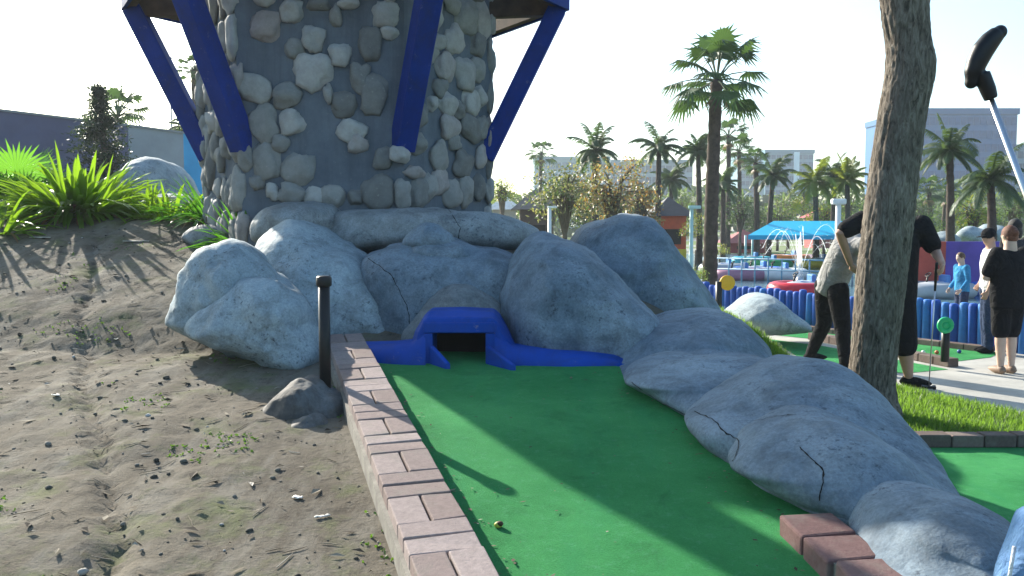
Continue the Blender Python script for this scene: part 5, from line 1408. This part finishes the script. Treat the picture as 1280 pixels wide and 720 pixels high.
def huts():
    def hut(label, x0, x1, yt, yb, D, wc, rc, band=None):
        a = at(x0, yt, D); b = at(x1, yt, D); z1 = a.z; z0 = ZF; root = thing('kiosk', label, 'kiosk', ((a.x+b.x)/2, D+1, z0), 'kiosks across the park')
        m = MB(); m.hexa([Vector((x, y, z)) for z in (z0, z1) for x, y in ((a.x, D), (b.x, D), (b.x, D+2), (a.x, D+2))]); kw = m.build('wall', plain('kiosk_'+label.split()[0], wc, .7, .12), root)
        m = MB(); o = .3; m.add([Vector((a.x-o, D-o, z1+.003)), Vector((b.x+o, D-o, z1+.003)), Vector((b.x+o, D+2+o, z1+.003)), Vector((a.x-o, D+2+o, z1+.003)), Vector(((a.x+b.x)/2, D+1, z1+.7))], [(0, 1, 4), (1, 2, 4), (2, 3, 4), (3, 0, 4), (3, 2, 1, 0)]); m.build('roof', plain('kiosk_roof_'+label.split()[0], rc, .7, .15), root)
        m = MB(); m.box(((a.x+b.x)/2, D-.02, lerp(z0, z1, .62)), ((b.x-a.x)*.6, .08, (z1-z0)*.28)); m.build('serving_window', M_DARK, kw)
        if band:
            m = MB(); m.box(((a.x+b.x)/2, D-.04, lerp(z0, z1, .2)), ((b.x-a.x), .1, (z1-z0)*.38)); m.build('counter_band', plain('band_'+label.split()[0], band, .6, .1), root)
    hut('orange red kiosk with a yellow counter right of the peaked boulder', 824, 858, 270, 300, 32, (.5, .08, .03), (.05, .05, .06), (.6, .42, .03))
    hut('dark brown roofed kiosk behind the thin white lamp post', 650, 690, 262, 300, 30, (.09, .06, .055), (.10, .09, .085))
    hut('white topped kiosk far behind the tower right edge', 616, 645, 262, 300, 42, (.35, .33, .30), (.62, .62, .60))
    hut('dull red hut behind the boating pond left of the canopy', 912, 958, 304, 324, 48, (.28, .05, .06), (.30, .09, .09))
    hut('dark red roofed hut under the yellow palm', 1018, 1046, 272, 300, 60, (.25, .06, .06), (.3, .05, .06))
huts()
def mural():
    D = 19.5; root = thing('mural_wall', 'low wall painted purple and red behind the child in blue', 'wall', foot(1205, D))
    for x0, x1, c, nm in ((1128, 1183, (.42, .07, .05), 'red_panel'), (1183, 1250, (.10, .06, .32), 'purple_panel'), (1250, 1330, (.08, .10, .36), 'blue_panel')):
        m = MB(); a = at(x0, 302, D); b = at(x1, 302, D); m.hexa([Vector((x, y, z)) for z in (ZF, a.z) for x, y in ((a.x, D), (b.x-.004, D), (b.x-.004, D+.15), (a.x, D+.15))]); m.build(nm, plain('mural_'+nm, c, .7, .3, 1.2), root)
mural()
def far_rocks():
    m0 = None
    for i, (px, py, D, r, lab) in enumerate(((640, 290, 26, .7, 'grey rock seen between tower and centre lamp post'), (615, 285, 28, .8, 'dark rock tight behind the tower right edge'), (1150, 292, 26, .5, 'pale rock left of the shaggy palms'), (1175, 296, 25, .5, 'pale rock at the foot of the large bushy palm'), (1215, 290, 27, .6, 'pale rock in the bank behind the mural wall'), (1238, 286, 28, .55, 'pale rock under the dark shaggy palm'))):
        b = at(px, py+8, D); m = MB(); m.ball(b, (r, r*.8, r*.6), Matrix.Rotation(i, 3, 'Z'), 22, 14, lambda v: v*(1+.3*noise.noise(v*1.3+Vector((i*7, 0, 0)))))
        tag(m.build('boulder', MB_PALE if i > 1 else MB_SAND, None, True), lab, 'boulder', 'rocks in the far bank')
    m = MB()
    xs = [1090, 1130, 1180, 1230, 1290, 1400]; 
    vs = []; fs = []
    for j, (D, dz) in enumerate(((20.5, -.95), (24, -.1), (30, .25), (38, .1), (46, -.9))):
        for px in xs: v = at(px, 300, D); vs.append(Vector((v.x, D, .4+dz+.15*nz(px*.02, D)-.0)))
    n = len(xs); fs = [(j*n+i, j*n+i+1, (j+1)*n+i+1, (j+1)*n+i) for j in range(4) for i in range(n-1)]
    m.add(vs, fs); struct(m.build('bank', M_LAWN, None, True, (0, 0, 0)))
M_LAWN = plain('lawn', (.09, .16, .03), .95, .4, 1.5, .6, .03)
far_rocks()

# ------------------------------------------------------------------ the hazy air
def haze():
    m = MB(); m.hexa([Vector((x, y, z)) for z in (-2.5, 26) for x, y in ((-170, -12), (260, -12), (260, 260), (-170, 260))])
    mt = bpy.data.materials.new('haze'); mt.use_nodes = True; n = mt.node_tree.nodes; n.clear(); o = n.new('ShaderNodeOutputMaterial'); v = n.new('ShaderNodeVolumePrincipled')
    v.inputs['Color'].default_value = (.86, .93, 1, 1); v.inputs['Density'].default_value = .0008; v.inputs['Anisotropy'].default_value = .3
    mt.node_tree.links.new(v.outputs[0], o.inputs['Volume']); h = m.build('haze', mt, None); stuff(h); tag(h, 'thin bright haze over the whole park', 'haze')
haze()
# ------------------------------------------------------------------ light, sky, camera
w = bpy.data.worlds.new('World'); sc.world = w; w.use_nodes = True
nt = w.node_tree; bg = nt.nodes['Background']; sky = nt.nodes.new('ShaderNodeTexSky'); sky.sky_type = 'NISHITA'; sky.sun_disc = False
sky.sun_elevation = rad(SUN_EL); sky.sun_rotation = rad(-SUN_AZ); sky.air_density = 1.0; sky.dust_density = 2.2; sky.ozone_density = 1.6
tint = nt.nodes.new('ShaderNodeMix'); tint.data_type = 'RGBA'; tint.blend_type = 'MULTIPLY'; tint.inputs['Factor'].default_value = 1; tint.inputs['B'].default_value = (.86, 1.0, 1.02, 1)
nt.links.new(sky.outputs[0], tint.inputs['A']); nt.links.new(tint.outputs['Result'], bg.inputs[0]); bg.inputs[1].default_value = .13
sl = bpy.data.lights.new('sun', 'SUN'); sl.energy = 5.0; sl.angle = rad(.53); sl.color = (1, .93, .81)
so = bpy.data.objects.new('sun', sl); COL.objects.link(so)
az, el = rad(SUN_AZ), rad(SUN_EL); sd = Vector((-math.sin(az)*math.cos(el), math.cos(az)*math.cos(el), math.sin(el)))
so.rotation_euler = sd.to_track_quat('Z', 'Y').to_euler(); so.location = (-10, 15, 12)
cd = bpy.data.cameras.new('camera'); cam = bpy.data.objects.new('camera', cd); COL.objects.link(cam)
cam.location = CAM; cam.rotation_euler = (rad(90)-PITCH, 0, 0); cd.sensor_width = 36; cd.lens = F/1280*36; cd.clip_start = .05; cd.clip_end = 6000
sc.camera = cam
sc.view_settings.view_transform = 'Standard'; sc.view_settings.look = 'None'; sc.view_settings.exposure = 1.32; sc.view_settings.gamma = 1
sc.cycles.max_bounces = 6; sc.cycles.transparent_max_bounces = 8
